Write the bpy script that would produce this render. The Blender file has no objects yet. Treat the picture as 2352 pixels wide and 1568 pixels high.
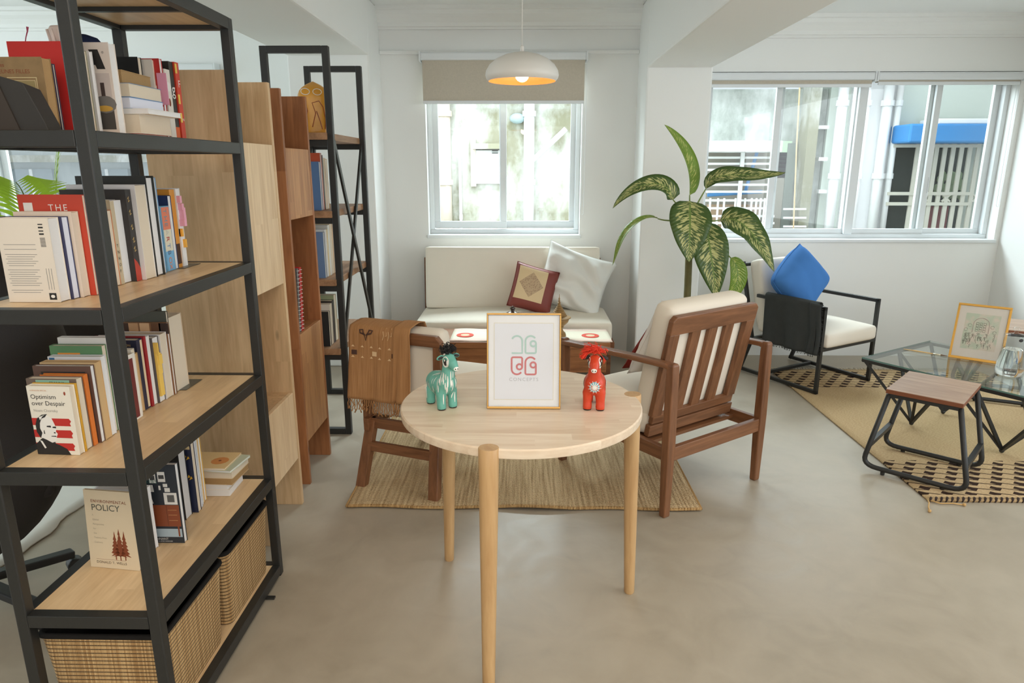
import bpy, bmesh, math, random
from mathutils import Vector, Matrix, noise
from mathutils.bvhtree import BVHTree
random.seed(7)
SC = bpy.context.scene
COL = SC.collection
PI = math.pi

# ---------------------------------------------------------------- camera
FPX = 1568.0
PITCH = math.atan(401 / FPX)
YAW = math.atan(29 / FPX * math.cos(PITCH))
cam_d = bpy.data.cameras.new('camera'); cam = bpy.data.objects.new('camera', cam_d); COL.objects.link(cam)
cam_d.sensor_width = 36.0; cam_d.lens = 36.0 * FPX / 2352.0; cam_d.clip_start = .02; cam_d.clip_end = 200
cam.location = (0, 0, 1.5); cam.rotation_euler = (PI / 2 - PITCH, 0, YAW)
SC.camera = cam
_fw = Vector((-math.sin(YAW) * math.cos(PITCH), math.cos(YAW) * math.cos(PITCH), -math.sin(PITCH)))
_rt = Vector((math.cos(YAW), math.sin(YAW), 0)); _up = _rt.cross(_fw)
def at(px, py, Y):
    "point of the plane y = Y that the photograph shows at that pixel"
    r = _fw + _rt * ((px - 1176) / FPX) + _up * ((784 - py) / FPX)
    return Vector((0, 0, 1.5)) + r * (Y / r.y)

# ---------------------------------------------------------------- world, daylight, lamps
SC.view_settings.view_transform = 'Standard'; SC.view_settings.look = 'None'
SC.view_settings.exposure = 0.2; SC.view_settings.gamma = 1.0; SC.view_settings.use_curve_mapping = False
SC.cycles.use_denoising = True
SC.cycles.use_adaptive_sampling = True; SC.cycles.adaptive_threshold = .08
try: SC.cycles.denoiser = 'OPENIMAGEDENOISE'
except Exception: pass
SC.cycles.max_bounces = 8; SC.cycles.diffuse_bounces = 4; SC.cycles.glossy_bounces = 3
SC.cycles.transmission_bounces = 8; SC.cycles.transparent_max_bounces = 12
SC.cycles.caustics_reflective = False; SC.cycles.caustics_refractive = False
SC.cycles.sample_clamp_indirect = 4.0
w = bpy.data.worlds.new('overcast_sky'); SC.world = w; w.use_nodes = True
bg = w.node_tree.nodes['Background']; bg.inputs[0].default_value = (.86, .94, 1.0, 1); bg.inputs[1].default_value = .92

def area(name, loc, target, sx, sy, power, color, spread=PI):
    l = bpy.data.lights.new(name, 'AREA'); l.shape = 'RECTANGLE'; l.size = sx; l.size_y = sy
    l.energy = power; l.color = color; l.spread = spread
    o = bpy.data.objects.new(name, l); COL.objects.link(o); o.location = loc
    d = Vector(target) - Vector(loc); o.rotation_euler = d.to_track_quat('-Z', 'Y').to_euler()
    return o
COOL = (.82, .94, 1.0); WARM = (1.0, .87, .72); NEUT = (1.0, .95, .88)
area('daylight_bay_window', (-.16, 7.1, 3.3), (-.16, 5.0, 1.0), 2.4, 1.2, 290, COOL)
area('daylight_street_window', (2.6, 7.1, 3.3), (2.4, 4.9, .8), 2.8, 1.2, 165, COOL)
area('daylight_desk_window', (-3.2, 7.1, 3.3), (-3.0, 4.9, .8), 2.8, 1.2, 300, COOL)
area('daylight_glass_doors', (4.3, .6, 1.6), (0, 1.2, 1.0), 4.4, 1.9, 68, (.90, .96, 1.0))
area('ceiling_light_front', (-.12, -.6, 2.58), (-.12, -.6, 0), 1.8, 2.4, 48, WARM)
area('front_fill_light', (0, -3.6, 1.55), (0, 5, 1.45), 6.0, 2.0, 33, (1.0, .97, .95))  # unseen fill added behind the camera to brighten surfaces facing it
area('daylight_left_windows', (-5.7, 2.6, 1.6), (0, 3.2, 1.5), 4.2, 1.7, 66, (.80, .94, 1.0))
area('ceiling_light_lounge', (2.1, 1.9, 2.55), (2.1, 1.9, 0), 1.0, 1.6, 8, WARM)

# ---------------------------------------------------------------- tagging
def tag(o, label, cat, group=None):
    o['label'] = label; o['category'] = cat
    if group: o['group'] = group
    return o
def struct(o): o['kind'] = 'structure'; return o
def stuff(o): o['kind'] = 'stuff'; return o
def thing(name, label, cat, loc=(0, 0, 0), rz=0.0, group=None):
    o = bpy.data.objects.new(name, None); COL.objects.link(o); o.empty_display_size = .05
    o.location = loc; o.rotation_euler = (0, 0, rz)
    return tag(o, label, cat, group)

# ---------------------------------------------------------------- mesh builder
class MB:
    def __init__(s): s.v = []; s.f = []; s.uv = None
    def add(s, vs, fs):
        b = len(s.v); s.v += [Vector(p) for p in vs]; s.f += [tuple(b + i for i in f) for f in fs]; return s
    def box(s, a, b, M=None):
        x0, y0, z0 = a; x1, y1, z1 = b
        if x0 > x1: x0, x1 = x1, x0
        if y0 > y1: y0, y1 = y1, y0
        if z0 > z1: z0, z1 = z1, z0
        vs = [(x0, y0, z0), (x1, y0, z0), (x1, y1, z0), (x0, y1, z0), (x0, y0, z1), (x1, y0, z1), (x1, y1, z1), (x0, y1, z1)]
        if M is not None: vs = [M @ Vector(p) for p in vs]
        return s.add(vs, [(0, 3, 2, 1), (4, 5, 6, 7), (0, 1, 5, 4), (1, 2, 6, 5), (2, 3, 7, 6), (3, 0, 4, 7)])
    def bar(s, p, q, wd, ht, up=(0, 0, 1), ext=0.0):
        "square bar from p to q, wd across, ht along up"
        p = Vector(p); q = Vector(q); d = (q - p).normalized(); p = p - d * ext; q = q + d * ext
        u = Vector(up); r = d.cross(u)
        if r.length < 1e-5: r = d.cross(Vector((1, 0, 0)))
        r.normalize(); u = r.cross(d).normalized()
        r *= wd / 2; u *= ht / 2
        vs = [p - r - u, p + r - u, p + r + u, p - r + u, q - r - u, q + r - u, q + r + u, q - r + u]
        return s.add(vs, [(0, 1, 2, 3), (4, 7, 6, 5), (0, 4, 5, 1), (1, 5, 6, 2), (2, 6, 7, 3), (3, 7, 4, 0)])
    def tube(s, pts, r, seg=8, closed=False, sx=1.0, sy=1.0, up=None, caps=True):
        pts = [Vector(p) for p in pts]; n = len(pts)
        rad = r if isinstance(r, (list, tuple)) else [r] * n
        prev = None; rings = []
        for i, p in enumerate(pts):
            if closed: t = (pts[(i + 1) % n] - pts[i - 1])
            elif i == 0: t = pts[1] - p
            elif i == n - 1: t = p - pts[-2]
            else: t = (pts[i + 1] - p).normalized() + (p - pts[i - 1]).normalized()
            if t.length < 1e-9: t = Vector((0, 0, 1))
            t.normalize()
            if up is not None: a = t.cross(Vector(up))
            elif prev is None:
                a = t.cross(Vector((0, 0, 1)))
                if a.length < .2: a = t.cross(Vector((1, 0, 0)))
            else: a = prev - t * prev.dot(t)
            if a.length < 1e-6: a = t.orthogonal()
            a.normalize(); prev = a; b = t.cross(a)
            k = 1.0
            if not closed and 0 < i < n - 1:
                c = max(.4, math.cos(.5 * (pts[i + 1] - p).angle(p - pts[i - 1], 0)));  k = 1 / c if seg == 4 else 1
            rings.append([p + (a * (math.cos(2 * PI * (j + .5) / seg) * sx * k) + b * (math.sin(2 * PI * (j + .5) / seg) * sy * k)) * rad[i] for j in range(seg)])
        b0 = len(s.v); fs = []
        for R in rings: s.v += R
        m = n if closed else n - 1
        for i in range(m):
            i2 = (i + 1) % n
            for j in range(seg):
                j2 = (j + 1) % seg
                fs.append((b0 + i * seg + j, b0 + i * seg + j2, b0 + i2 * seg + j2, b0 + i2 * seg + j))
        if caps and not closed:
            fs.append(tuple(b0 + j for j in range(seg - 1, -1, -1))); fs.append(tuple(b0 + (n - 1) * seg + j for j in range(seg)))
        s.f += fs; return s
    def lathe(s, prof, c=(0, 0, 0), seg=32, close=True):
        c = Vector(c); b0 = len(s.v); n = len(prof)
        for (r, z) in prof:
            for j in range(seg):
                a = 2 * PI * j / seg; s.v.append(c + Vector((r * math.cos(a), r * math.sin(a), z)))
        for i in range(n - 1):
            for j in range(seg):
                j2 = (j + 1) % seg
                s.f.append((b0 + i * seg + j, b0 + i * seg + j2, b0 + (i + 1) * seg + j2, b0 + (i + 1) * seg + j))
        if close:
            s.f.append(tuple(b0 + j for j in range(seg - 1, -1, -1))); s.f.append(tuple(b0 + (n - 1) * seg + j for j in range(seg)))
        return s
    def prism(s, poly, f0, f1):
        "poly: list of 2d points, f0/f1 map a 2d point to 3d on the two ends"
        n = len(poly); b0 = len(s.v)
        s.v += [Vector(f0(p)) for p in poly] + [Vector(f1(p)) for p in poly]
        s.f.append(tuple(b0 + i for i in range(n - 1, -1, -1))); s.f.append(tuple(b0 + n + i for i in range(n)))
        for i in range(n): j = (i + 1) % n; s.f.append((b0 + i, b0 + j, b0 + n + j, b0 + n + i))
        return s
    def grid(s, nu, nv, fn, uv=False):
        b0 = len(s.v)
        if uv and s.uv is None: s.uv = {}
        for i in range(nu + 1):
            for j in range(nv + 1):
                s.v.append(Vector(fn(i / nu, j / nv)))
                if uv: s.uv[len(s.v) - 1] = (i / nu, j / nv)
        for i in range(nu):
            for j in range(nv):
                a = b0 + i * (nv + 1) + j; s.f.append((a, a + nv + 1, a + nv + 2, a + 1))
        return s
    def soft(s, c, h, r, n=8, crown=(0, 0, 0), M=None, puff=0.0):
        "rounded box, centre c, half sizes h, edge radius r, crown on +-x,+-y,+z faces"
        c = Vector(c); h = Vector(h); r = min(r, h.x, h.y, h.z)
        ts = []
        for i in range(n + 1): ts.append(-math.cos(PI * i / n))
        idx = {}; b0 = len(s.v); fs = []
        def vert(p):
            k = (round(p[0], 5), round(p[1], 5), round(p[2], 5))
            if k not in idx:
                q = Vector((p[0] * h.x, p[1] * h.y, p[2] * h.z))
                inn = Vector([max(-h[a] + r, min(h[a] - r, q[a])) for a in range(3)])
                d = q - inn
                if d.length > 1e-9: q = inn + d.normalized() * r
                u, v, t = p
                q.x += crown[0] * (1 - v * v) * (1 - t * t) * u
                q.y += crown[1] * (1 - u * u) * (1 - t * t) * v
                q.z += crown[2] * (1 - u * u) * (1 - v * v) * (1 if t > 0 else 0) * abs(t)
                q = c + q
                if M is not None: q = M @ q
                idx[k] = len(s.v); s.v.append(q)
            return idx[k]
        for ax in range(3):
            for sg in (-1, 1):
                for i in range(n):
                    for j in range(n):
                        ps = []
                        for (a, b) in ((i, j), (i + 1, j), (i + 1, j + 1), (i, j + 1)):
                            p = [0, 0, 0]; p[ax] = sg; p[(ax + 1) % 3] = ts[a]; p[(ax + 2) % 3] = ts[b]; ps.append(vert(p))
                        fs.append(tuple(ps if sg > 0 else ps[::-1]))
        s.f += fs; return s
    def sphere(s, c, r, seg=12, rings=8, M=None):
        c = Vector(c); rr = Vector(r) if isinstance(r, (tuple, list, Vector)) else Vector((r, r, r)); b0 = len(s.v)
        for i in range(rings + 1):
            th = PI * i / rings
            for j in range(seg):
                a = 2 * PI * j / seg
                p = Vector((rr.x * math.sin(th) * math.cos(a), rr.y * math.sin(th) * math.sin(a), rr.z * math.cos(th)))
                if M is not None: p = M @ p
                s.v.append(c + p)
        for i in range(rings):
            for j in range(seg):
                j2 = (j + 1) % seg; s.f.append((b0 + i * seg + j, b0 + (i + 1) * seg + j, b0 + (i + 1) * seg + j2, b0 + i * seg + j2))
        return s
    def build(s, name, mat, parent=None, bevel=0.0, smooth=False, sub=0, solid=0.0, org=None, seg=2, fix=False):
        o0 = Vector((0, 0, 0))
        if org == 'world' and parent is not None:
            p = parent
            while p is not None: o0 = o0 + p.location; p = p.parent
        elif org is not None and org != 'world': o0 = Vector(org)
        me = bpy.data.meshes.new(name); me.from_pydata([v - o0 for v in s.v], [], s.f)
        if s.uv:
            ul = me.uv_layers.new(name='UVMap')
            for lp in me.loops: ul.data[lp.index].uv = s.uv.get(lp.vertex_index, (0, 0))
        if fix:
            bm = bmesh.new(); bm.from_mesh(me); bmesh.ops.remove_doubles(bm, verts=bm.verts, dist=1e-6)
            bmesh.ops.recalc_face_normals(bm, faces=bm.faces); bm.to_mesh(me); bm.free()
        me.materials.append(mat); me.update()
        if smooth:
            for p in me.polygons: p.use_smooth = True
        o = bpy.data.objects.new(name, me); COL.objects.link(o)
        if parent is not None: o.parent = parent
        elif org is not None and org != 'world': o.location = o0
        if solid: m = o.modifiers.new('solid', 'SOLIDIFY'); m.thickness = solid; m.offset = 0
        if bevel:
            m = o.modifiers.new('bevel', 'BEVEL'); m.width = bevel; m.segments = seg; m.limit_method = 'ANGLE'; m.angle_limit = .6
        if sub: m = o.modifiers.new('sub', 'SUBSURF'); m.levels = sub; m.render_levels = sub
        return o
def smooth_by_angle(o, ang=.6):
    for p in o.data.polygons: p.use_smooth = True
    o.data.set_sharp_from_angle(angle=ang); return o
def copy_tree(o, parent=None):
    c = o.copy(); COL.objects.link(c); c.parent = parent
    for ch in list(o.children): copy_tree(ch, c)
    return c
def text_geo(txt, size, mb, f, spacing=1.0, align='LEFT'):
    "adds flat lettering to mb; f maps (x, y) of the text plane to 3d"
    cu = bpy.data.curves.new('t', 'FONT'); cu.body = txt; cu.size = size; cu.space_character = spacing; cu.align_x = align
    cu.resolution_u = 3
    o = bpy.data.objects.new('t', cu); COL.objects.link(o)
    dg = bpy.context.evaluated_depsgraph_get(); me = bpy.data.meshes.new_from_object(o.evaluated_get(dg))
    mb.add([f(v.co.x, v.co.y) for v in me.vertices], [tuple(p.vertices) for p in me.polygons])
    bpy.data.objects.remove(o); bpy.data.curves.remove(cu); bpy.data.meshes.remove(me)
    return mb

# ---------------------------------------------------------------- materials
MATS = {}
def _mat(name):
    m = bpy.data.materials.new(name); m.use_nodes = True; nt = m.node_tree
    return m, nt, nt.nodes['Principled BSDF']
def N(nt, t, **kw):
    n = nt.nodes.new(t)
    for k, v in kw.items(): setattr(n, k, v)
    return n
def srgb(c):
    f = lambda x: x / 12.92 if x <= .04045 else ((x + .055) / 1.055) ** 2.4
    return tuple(f(x / 255.0) for x in c) + (1,)
def plain(name, col, rough=.6, metal=0.0, bump=0.0, bscale=200, var=0.0, vscale=8, spec=.5, trans=0.0):
    if name in MATS: return MATS[name]
    m, nt, p = _mat(name); c = srgb(col)
    p.inputs['Base Color'].default_value = c; p.inputs['Roughness'].default_value = rough; p.inputs['Metallic'].default_value = metal
    p.inputs['Specular IOR Level'].default_value = spec
    tc = None
    if bump or var: tc = N(nt, 'ShaderNodeTexCoord')
    if var:
        nz = N(nt, 'ShaderNodeTexNoise'); nz.inputs['Scale'].default_value = vscale; nz.inputs['Detail'].default_value = 4
        nt.links.new(tc.outputs['Object'], nz.inputs['Vector'])
        mx = N(nt, 'ShaderNodeMix', data_type='RGBA'); mx.inputs[6].default_value = tuple(max(0, x * (1 - var)) for x in c[:3]) + (1,)
        mx.inputs[7].default_value = tuple(min(1, x * (1 + var)) for x in c[:3]) + (1,)
        nt.links.new(nz.outputs['Fac'], mx.inputs[0]); nt.links.new(mx.outputs[2], p.inputs['Base Color'])
    if bump:
        nz = N(nt, 'ShaderNodeTexNoise'); nz.inputs['Scale'].default_value = bscale; nz.inputs['Detail'].default_value = 2
        nt.links.new(tc.outputs['Object'], nz.inputs['Vector'])
        b = N(nt, 'ShaderNodeBump'); b.inputs['Strength'].default_value = bump; b.inputs['Distance'].default_value = .004
        nt.links.new(nz.outputs['Fac'], b.inputs['Height']); nt.links.new(b.outputs['Normal'], p.inputs['Normal'])
    MATS[name] = m; return m
def wood(name, dark, light, along=1, across=0, rough=.5, scale=1.0, stave=None, stave_var=.35, knots=0.0, spec=.4):
    "grain runs along the object axis 'along'; staves of width/length 'stave' glued side by side along 'across'"
    if name in MATS: return MATS[name]
    m, nt, p = _mat(name); L = nt.links.new
    tc = N(nt, 'ShaderNodeTexCoord'); mp = N(nt, 'ShaderNodeMapping')
    sc = [9 * scale] * 3; sc[along] = .9 * scale; mp.inputs['Scale'].default_value = sc
    vec = tc.outputs['Object']
    rnd = None
    if stave:
        sp = N(nt, 'ShaderNodeSeparateXYZ'); L(vec, sp.inputs[0])
        a = N(nt, 'ShaderNodeMath', operation='DIVIDE'); L(sp.outputs[across], a.inputs[0]); a.inputs[1].default_value = stave[0]
        fa = N(nt, 'ShaderNodeMath', operation='FLOOR'); L(a.outputs[0], fa.inputs[0])
        wn = N(nt, 'ShaderNodeTexWhiteNoise', noise_dimensions='1D'); L(fa.outputs[0], wn.inputs['W'])
        b = N(nt, 'ShaderNodeMath', operation='DIVIDE'); L(sp.outputs[along], b.inputs[0]); b.inputs[1].default_value = stave[1]
        ad = N(nt, 'ShaderNodeMath', operation='ADD'); L(b.outputs[0], ad.inputs[0]); L(wn.outputs['Value'], ad.inputs[1])
        fb = N(nt, 'ShaderNodeMath', operation='FLOOR'); L(ad.outputs[0], fb.inputs[0])
        cb = N(nt, 'ShaderNodeCombineXYZ'); L(fa.outputs[0], cb.inputs[0]); L(fb.outputs[0], cb.inputs[1])
        w2 = N(nt, 'ShaderNodeTexWhiteNoise', noise_dimensions='3D'); L(cb.outputs[0], w2.inputs['Vector']); rnd = w2
        va = N(nt, 'ShaderNodeVectorMath', operation='ADD'); L(vec, va.inputs[0])
        vs = N(nt, 'ShaderNodeVectorMath', operation='SCALE'); L(w2.outputs['Color'], vs.inputs[0]); vs.inputs['Scale'].default_value = 3.0
        L(vs.outputs[0], va.inputs[1]); vec = va.outputs[0]
    L(vec, mp.inputs['Vector'])
    n1 = N(nt, 'ShaderNodeTexNoise'); n1.inputs['Scale'].default_value = 2.2; n1.inputs['Detail'].default_value = 6; n1.inputs['Distortion'].default_value = 1.2
    L(mp.outputs[0], n1.inputs['Vector'])
    n2 = N(nt, 'ShaderNodeTexNoise'); n2.inputs['Scale'].default_value = 14; n2.inputs['Detail'].default_value = 3
    L(mp.outputs[0], n2.inputs['Vector'])
    mm = N(nt, 'ShaderNodeMath', operation='MULTIPLY_ADD'); L(n2.outputs['Fac'], mm.inputs[0]); mm.inputs[1].default_value = .35; L(n1.outputs['Fac'], mm.inputs[2])
    fac = mm.outputs[0]
    if rnd:
        m2 = N(nt, 'ShaderNodeMath', operation='MULTIPLY_ADD'); L(rnd.outputs['Value'], m2.inputs[0]); m2.inputs[1].default_value = stave_var; L(fac, m2.inputs[2]); fac = m2.outputs[0]
    rp = N(nt, 'ShaderNodeValToRGB'); e = rp.color_ramp.elements
    hi = .95 + (stave_var * .5 if rnd else 0)
    e[0].position = .38; e[0].color = srgb(dark); e[1].position = min(1, hi); e[1].color = srgb(light)
    L(fac, rp.inputs[0]); col = rp.outputs[0]
    if knots:
        vo = N(nt, 'ShaderNodeTexVoronoi'); vo.inputs['Scale'].default_value = knots
        km = N(nt, 'ShaderNodeMapping'); ks = [1.6] * 3; ks[along] = .55; km.inputs['Scale'].default_value = ks
        L(vec, km.inputs['Vector']); L(km.outputs[0], vo.inputs['Vector'])
        kr = N(nt, 'ShaderNodeValToRGB'); kr.color_ramp.elements[0].position = .03; kr.color_ramp.elements[0].color = (.25, .25, .25, 1)
        kr.color_ramp.elements[1].position = .10; kr.color_ramp.elements[1].color = (1, 1, 1, 1)
        L(vo.outputs['Distance'], kr.inputs[0])
        mk = N(nt, 'ShaderNodeMix', data_type='RGBA', blend_type='MULTIPLY'); mk.inputs[0].default_value = 1
        L(col, mk.inputs[6]); L(kr.outputs[0], mk.inputs[7]); col = mk.outputs[2]
    L(col, p.inputs['Base Color']); p.inputs['Roughness'].default_value = rough; p.inputs['Specular IOR Level'].default_value = spec
    bp = N(nt, 'ShaderNodeBump'); bp.inputs['Strength'].default_value = .08; bp.inputs['Distance'].default_value = .002
    L(n2.outputs['Fac'], bp.inputs['Height']); L(bp.outputs['Normal'], p.inputs['Normal'])
    MATS[name] = m; return m
def cloth(name, col, var=.06, weave=900, bump=.25, rough=.9, vscale=6):
    if name in MATS: return MATS[name]
    m, nt, p = _mat(name); L = nt.links.new; c = srgb(col)
    tc = N(nt, 'ShaderNodeTexCoord')
    nz = N(nt, 'ShaderNodeTexNoise'); nz.inputs['Scale'].default_value = vscale; nz.inputs['Detail'].default_value = 5; L(tc.outputs['Object'], nz.inputs['Vector'])
    mx = N(nt, 'ShaderNodeMix', data_type='RGBA'); mx.inputs[6].default_value = tuple(x * (1 - var) for x in c[:3]) + (1,)
    mx.inputs[7].default_value = tuple(min(1, x * (1 + var)) for x in c[:3]) + (1,); L(nz.outputs['Fac'], mx.inputs[0]); L(mx.outputs[2], p.inputs['Base Color'])
    nb = N(nt, 'ShaderNodeTexNoise'); nb.inputs['Scale'].default_value = weave; L(tc.outputs['Object'], nb.inputs['Vector'])
    bp = N(nt, 'ShaderNodeBump'); bp.inputs['Strength'].default_value = bump; bp.inputs['Distance'].default_value = .002
    L(nb.outputs['Fac'], bp.inputs['Height']); L(bp.outputs['Normal'], p.inputs['Normal'])
    p.inputs['Roughness'].default_value = rough; p.inputs['Specular IOR Level'].default_value = .15
    MATS[name] = m; return m
def thin_glass(name, tint=(.97, .985, .98), refl=.10):
    if name in MATS: return MATS[name]
    m, nt, p = _mat(name); L = nt.links.new; nt.nodes.remove(p)
    out = nt.nodes['Material Output']
    t = N(nt, 'ShaderNodeBsdfTransparent'); t.inputs[0].default_value = tint + (1,)
    g = N(nt, 'ShaderNodeBsdfGlossy'); g.inputs['Roughness'].default_value = .02
    lw = N(nt, 'ShaderNodeLayerWeight'); lw.inputs[0].default_value = .5
    pw = N(nt, 'ShaderNodeMath', operation='POWER'); L(lw.outputs['Facing'], pw.inputs[0]); pw.inputs[1].default_value = 4.0
    mu = N(nt, 'ShaderNodeMath', operation='MULTIPLY_ADD'); L(pw.outputs[0], mu.inputs[0]); mu.inputs[1].default_value = .75; mu.inputs[2].default_value = refl * .4
    mu.use_clamp = True
    mx = N(nt, 'ShaderNodeMixShader'); L(mu.outputs[0], mx.inputs[0]); L(t.outputs[0], mx.inputs[1]); L(g.outputs[0], mx.inputs[2])
    L(mx.outputs[0], out.inputs['Surface']); MATS[name] = m; return m
BLACK = plain('black_powder_coat', (38, 38, 36), .42, bump=.15, bscale=700)
WHITE_WALL = plain('painted_plaster', (240, 241, 238), .75, bump=.05, bscale=60, var=.015, vscale=1.5)
WHITE_PVC = plain('white_window_profile', (226, 230, 231), .35)
OAKTOP = wood('light_oak_board', (200, 165, 122), (232, 201, 158), along=1, across=0, stave=(.055, .5), stave_var=.28, rough=.38)
# ================================================================ the room
FLOOR_Z = 0.0; WY = 5.45; CEIL = 2.63; XR = 3.72; XL = -5.2; YB = -3.2
def concrete():
    m, nt, p = _mat('polished_concrete'); L = nt.links.new
    tc = N(nt, 'ShaderNodeTexCoord')
    a = N(nt, 'ShaderNodeTexNoise'); a.inputs['Scale'].default_value = .9; a.inputs['Detail'].default_value = 7; a.inputs['Roughness'].default_value = .62; a.inputs['Distortion'].default_value = .6
    b = N(nt, 'ShaderNodeTexNoise'); b.inputs['Scale'].default_value = 5; b.inputs['Detail'].default_value = 8; b.inputs['Distortion'].default_value = 1.5
    L(tc.outputs['Object'], a.inputs['Vector']); L(tc.outputs['Object'], b.inputs['Vector'])
    mu = N(nt, 'ShaderNodeMath', operation='MULTIPLY_ADD'); L(b.outputs['Fac'], mu.inputs[0]); mu.inputs[1].default_value = .45; L(a.outputs['Fac'], mu.inputs[2])
    r = N(nt, 'ShaderNodeValToRGB'); e = r.color_ramp.elements
    e[0].position = .42; e[0].color = srgb((150, 139, 121)); e[1].position = .98; e[1].color = srgb((180, 169, 151))
    x = e.new(.68); x.color = srgb((166, 155, 137))
    L(mu.outputs[0], r.inputs[0]); L(r.outputs[0], p.inputs['Base Color'])
    rr = N(nt, 'ShaderNodeMapRange'); rr.inputs[3].default_value = .28; rr.inputs[4].default_value = .55; L(b.outputs['Fac'], rr.inputs[0]); L(rr.outputs[0], p.inputs['Roughness'])
    p.inputs['Specular IOR Level'].default_value = .45
    bp = N(nt, 'ShaderNodeBump'); bp.inputs['Strength'].default_value = .04; bp.inputs['Distance'].default_value = .01; L(b.outputs['Fac'], bp.inputs['Height']); L(bp.outputs['Normal'], p.inputs['Normal'])
    return m
struct(MB().box((XL - .2, YB - .2, -.12), (XR + .2, WY + .25, 0)).build('floor', concrete()))
struct(MB().box((XL - .2, YB - .2, CEIL), (XR + .2, WY + .25, CEIL + .15)).build('ceiling', plain('ceiling_paint', (242, 243, 241), .8)))
# back wall with three openings:  desk window, bay window, street window
W_L = (-4.25, -2.32, .93, 2.22); W_1 = (-.757, .435, .975, 2.30); W_R = (1.36, 3.68, .945, 2.185)
b = MB(); y0, y1 = WY, WY + .25
xs = [XL - .2, W_L[0], W_L[1], W_1[0], W_1[1], W_R[0], W_R[1], XR + .2]
for i in (0, 2, 4, 6): b.box((xs[i], y0, 0), (xs[i + 1], y1, CEIL))
for o in (W_L, W_1, W_R):
    b.box((o[0], y0, 0), (o[1], y1, o[2])); b.box((o[0], y0, o[3]), (o[1], y1, CEIL))
struct(b.build('wall_back', WHITE_WALL))
# right wall: glass doors nearer than the camera sees
b = MB(); b.box((XR, 3.6, 0), (XR + .2, WY + .25, CEIL)); b.box((XR, YB - .2, 0), (XR + .2, -1.9, CEIL)); b.box((XR, -1.9, 2.35), (XR + .2, 3.6, CEIL)); b.box((XR, -1.9, 0), (XR + .2, 3.6, .12))
struct(b.build('wall_right', WHITE_WALL))
b = MB()
for (ya, yb, za, zb) in ((YB - .2, .4, 0, CEIL), (4.8, WY + .25, 0, CEIL), (.4, 4.8, 0, .75), (.4, 4.8, 2.42, CEIL)): b.box((XL - .2, ya, za), (XL, yb, zb))
struct(b.build('wall_left', WHITE_WALL))
b = MB(); b.box((XL, YB - .2, 0), (-3.2, YB, CEIL)); b.box((3.0, YB - .2, 0), (XR, YB, CEIL)); b.box((-3.2, YB - .2, 2.3), (3.0, YB, CEIL)); b.box((-3.2, YB - .2, 0), (3.0, YB, .5))
struct(b.build('wall_front', WHITE_WALL))
# pillars and beams
struct(MB().box((.845, 5.06, 0), (1.30, WY + .01, CEIL)).build('wall_pillar_right', WHITE_WALL, bevel=.012))
struct(MB().box((-1.66, 5.06, 0), (-1.085, WY + .01, CEIL)).build('wall_pillar_left', WHITE_WALL, bevel=.012))
struct(MB().box((.845, YB, 2.165), (1.30, 5.065, CEIL + .01)).build('ceiling_beam_right', WHITE_WALL, bevel=.012))
struct(MB().box((-1.66, YB, 2.25), (-1.085, 5.065, CEIL + .01)).build('ceiling_beam_left', WHITE_WALL, bevel=.012))
# stepped plaster cornices along the back wall
def cornice(name, x0, x1, ztop):
    pr = [(0, 0), (0, -.15), (.022, -.15), (.022, -.135), (.034, -.13), (.034, -.105), (.06, -.075), (.085, -.055), (.085, -.03), (.105, -.025), (.105, 0)]
    b = MB(); b.prism(pr, lambda p: (x0, WY - p[0], ztop + p[1]), lambda p: (x1, WY - p[0], ztop + p[1]))
    return struct(b.build(name, WHITE_WALL, fix=True))
cornice('trim_1', -1.085, .845, CEIL); struct(MB().box((1.295, YB, 2.565), (XR + .01, WY, CEIL + .01)).build('ceiling_right', bpy.data.materials['ceiling_paint'])); cornice('trim_2', 1.30, XR, 2.565); cornice('trim_3', XL, -1.66, CEIL)
struct(MB().box((-1.085, WY - .035, 2.31), (.845, WY, 2.335)).build('trim_4', WHITE_WALL, bevel=.006))
# right wall door edge
struct(MB().box((XR - .03, 4.55, 0), (XR, 4.70, 2.2)).build('trim_5', plain('grey_door_frame', (176, 172, 164), .5), bevel=.004))

GLASS = thin_glass('window_glass')
def bars(mb, rects, y0, y1):
    for (xa, xb, za, zb) in rects: mb.box((xa, y0, za), (xb, y1, zb))
    return mb
def window(name, o, ws, zbot, ztop, sill=.02):
    root = bpy.data.objects.new(name, None); COL.objects.link(root); root.location = (o[0], WY, o[2]); struct(root)
    x0, x1, z0, z1 = o; yf = WY + .10
    fr = MB(); bars(fr, [(x0, x1, z0, z0 + .035), (x0, x1, z1 - .04, z1), (x0, x0 + .035, z0 + .035, z1 - .04), (x1 - .035, x1, z0 + .035, z1 - .04)], yf, yf + .10)
    fr.build('window_frame', WHITE_PVC, root, bevel=.004, org='world')
    MB().box((x0 - .012, WY - .018, z0 - .022), (x1 + .012, yf, z0 + .003)).build('window_sill', WHITE_PVC, root, bevel=.004, org='world')
    for i, (a, c, off) in enumerate(ws):           # each sliding sash: four rails and a pane
        s = MB(); yy = yf + off
        lw = .045 if i else .05
        bars(s, [(a, c, zbot - .055, zbot), (a, c, ztop, z1 - .03), (a, a + lw, zbot, ztop), (c - lw, c, zbot, ztop)], yy, yy + .032)
        so = s.build('sash', WHITE_PVC, root, bevel=.003, org='world')
        MB().box((a + lw - .004, yy + .013, zbot - .004), (c - lw + .004, yy + .017, ztop + .004)).build('pane', GLASS, so, org='world')
        if i % 2 == 0: MB().box((c - .012, yy - .006, 1.30), (c - .004, yy, 1.42)).build('latch', WHITE_PVC, so, org='world')
    return root
window('window_1', W_1, [(-.727, -.143, .02), (-.20, .405, .055)], 1.075, 2.25)
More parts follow.
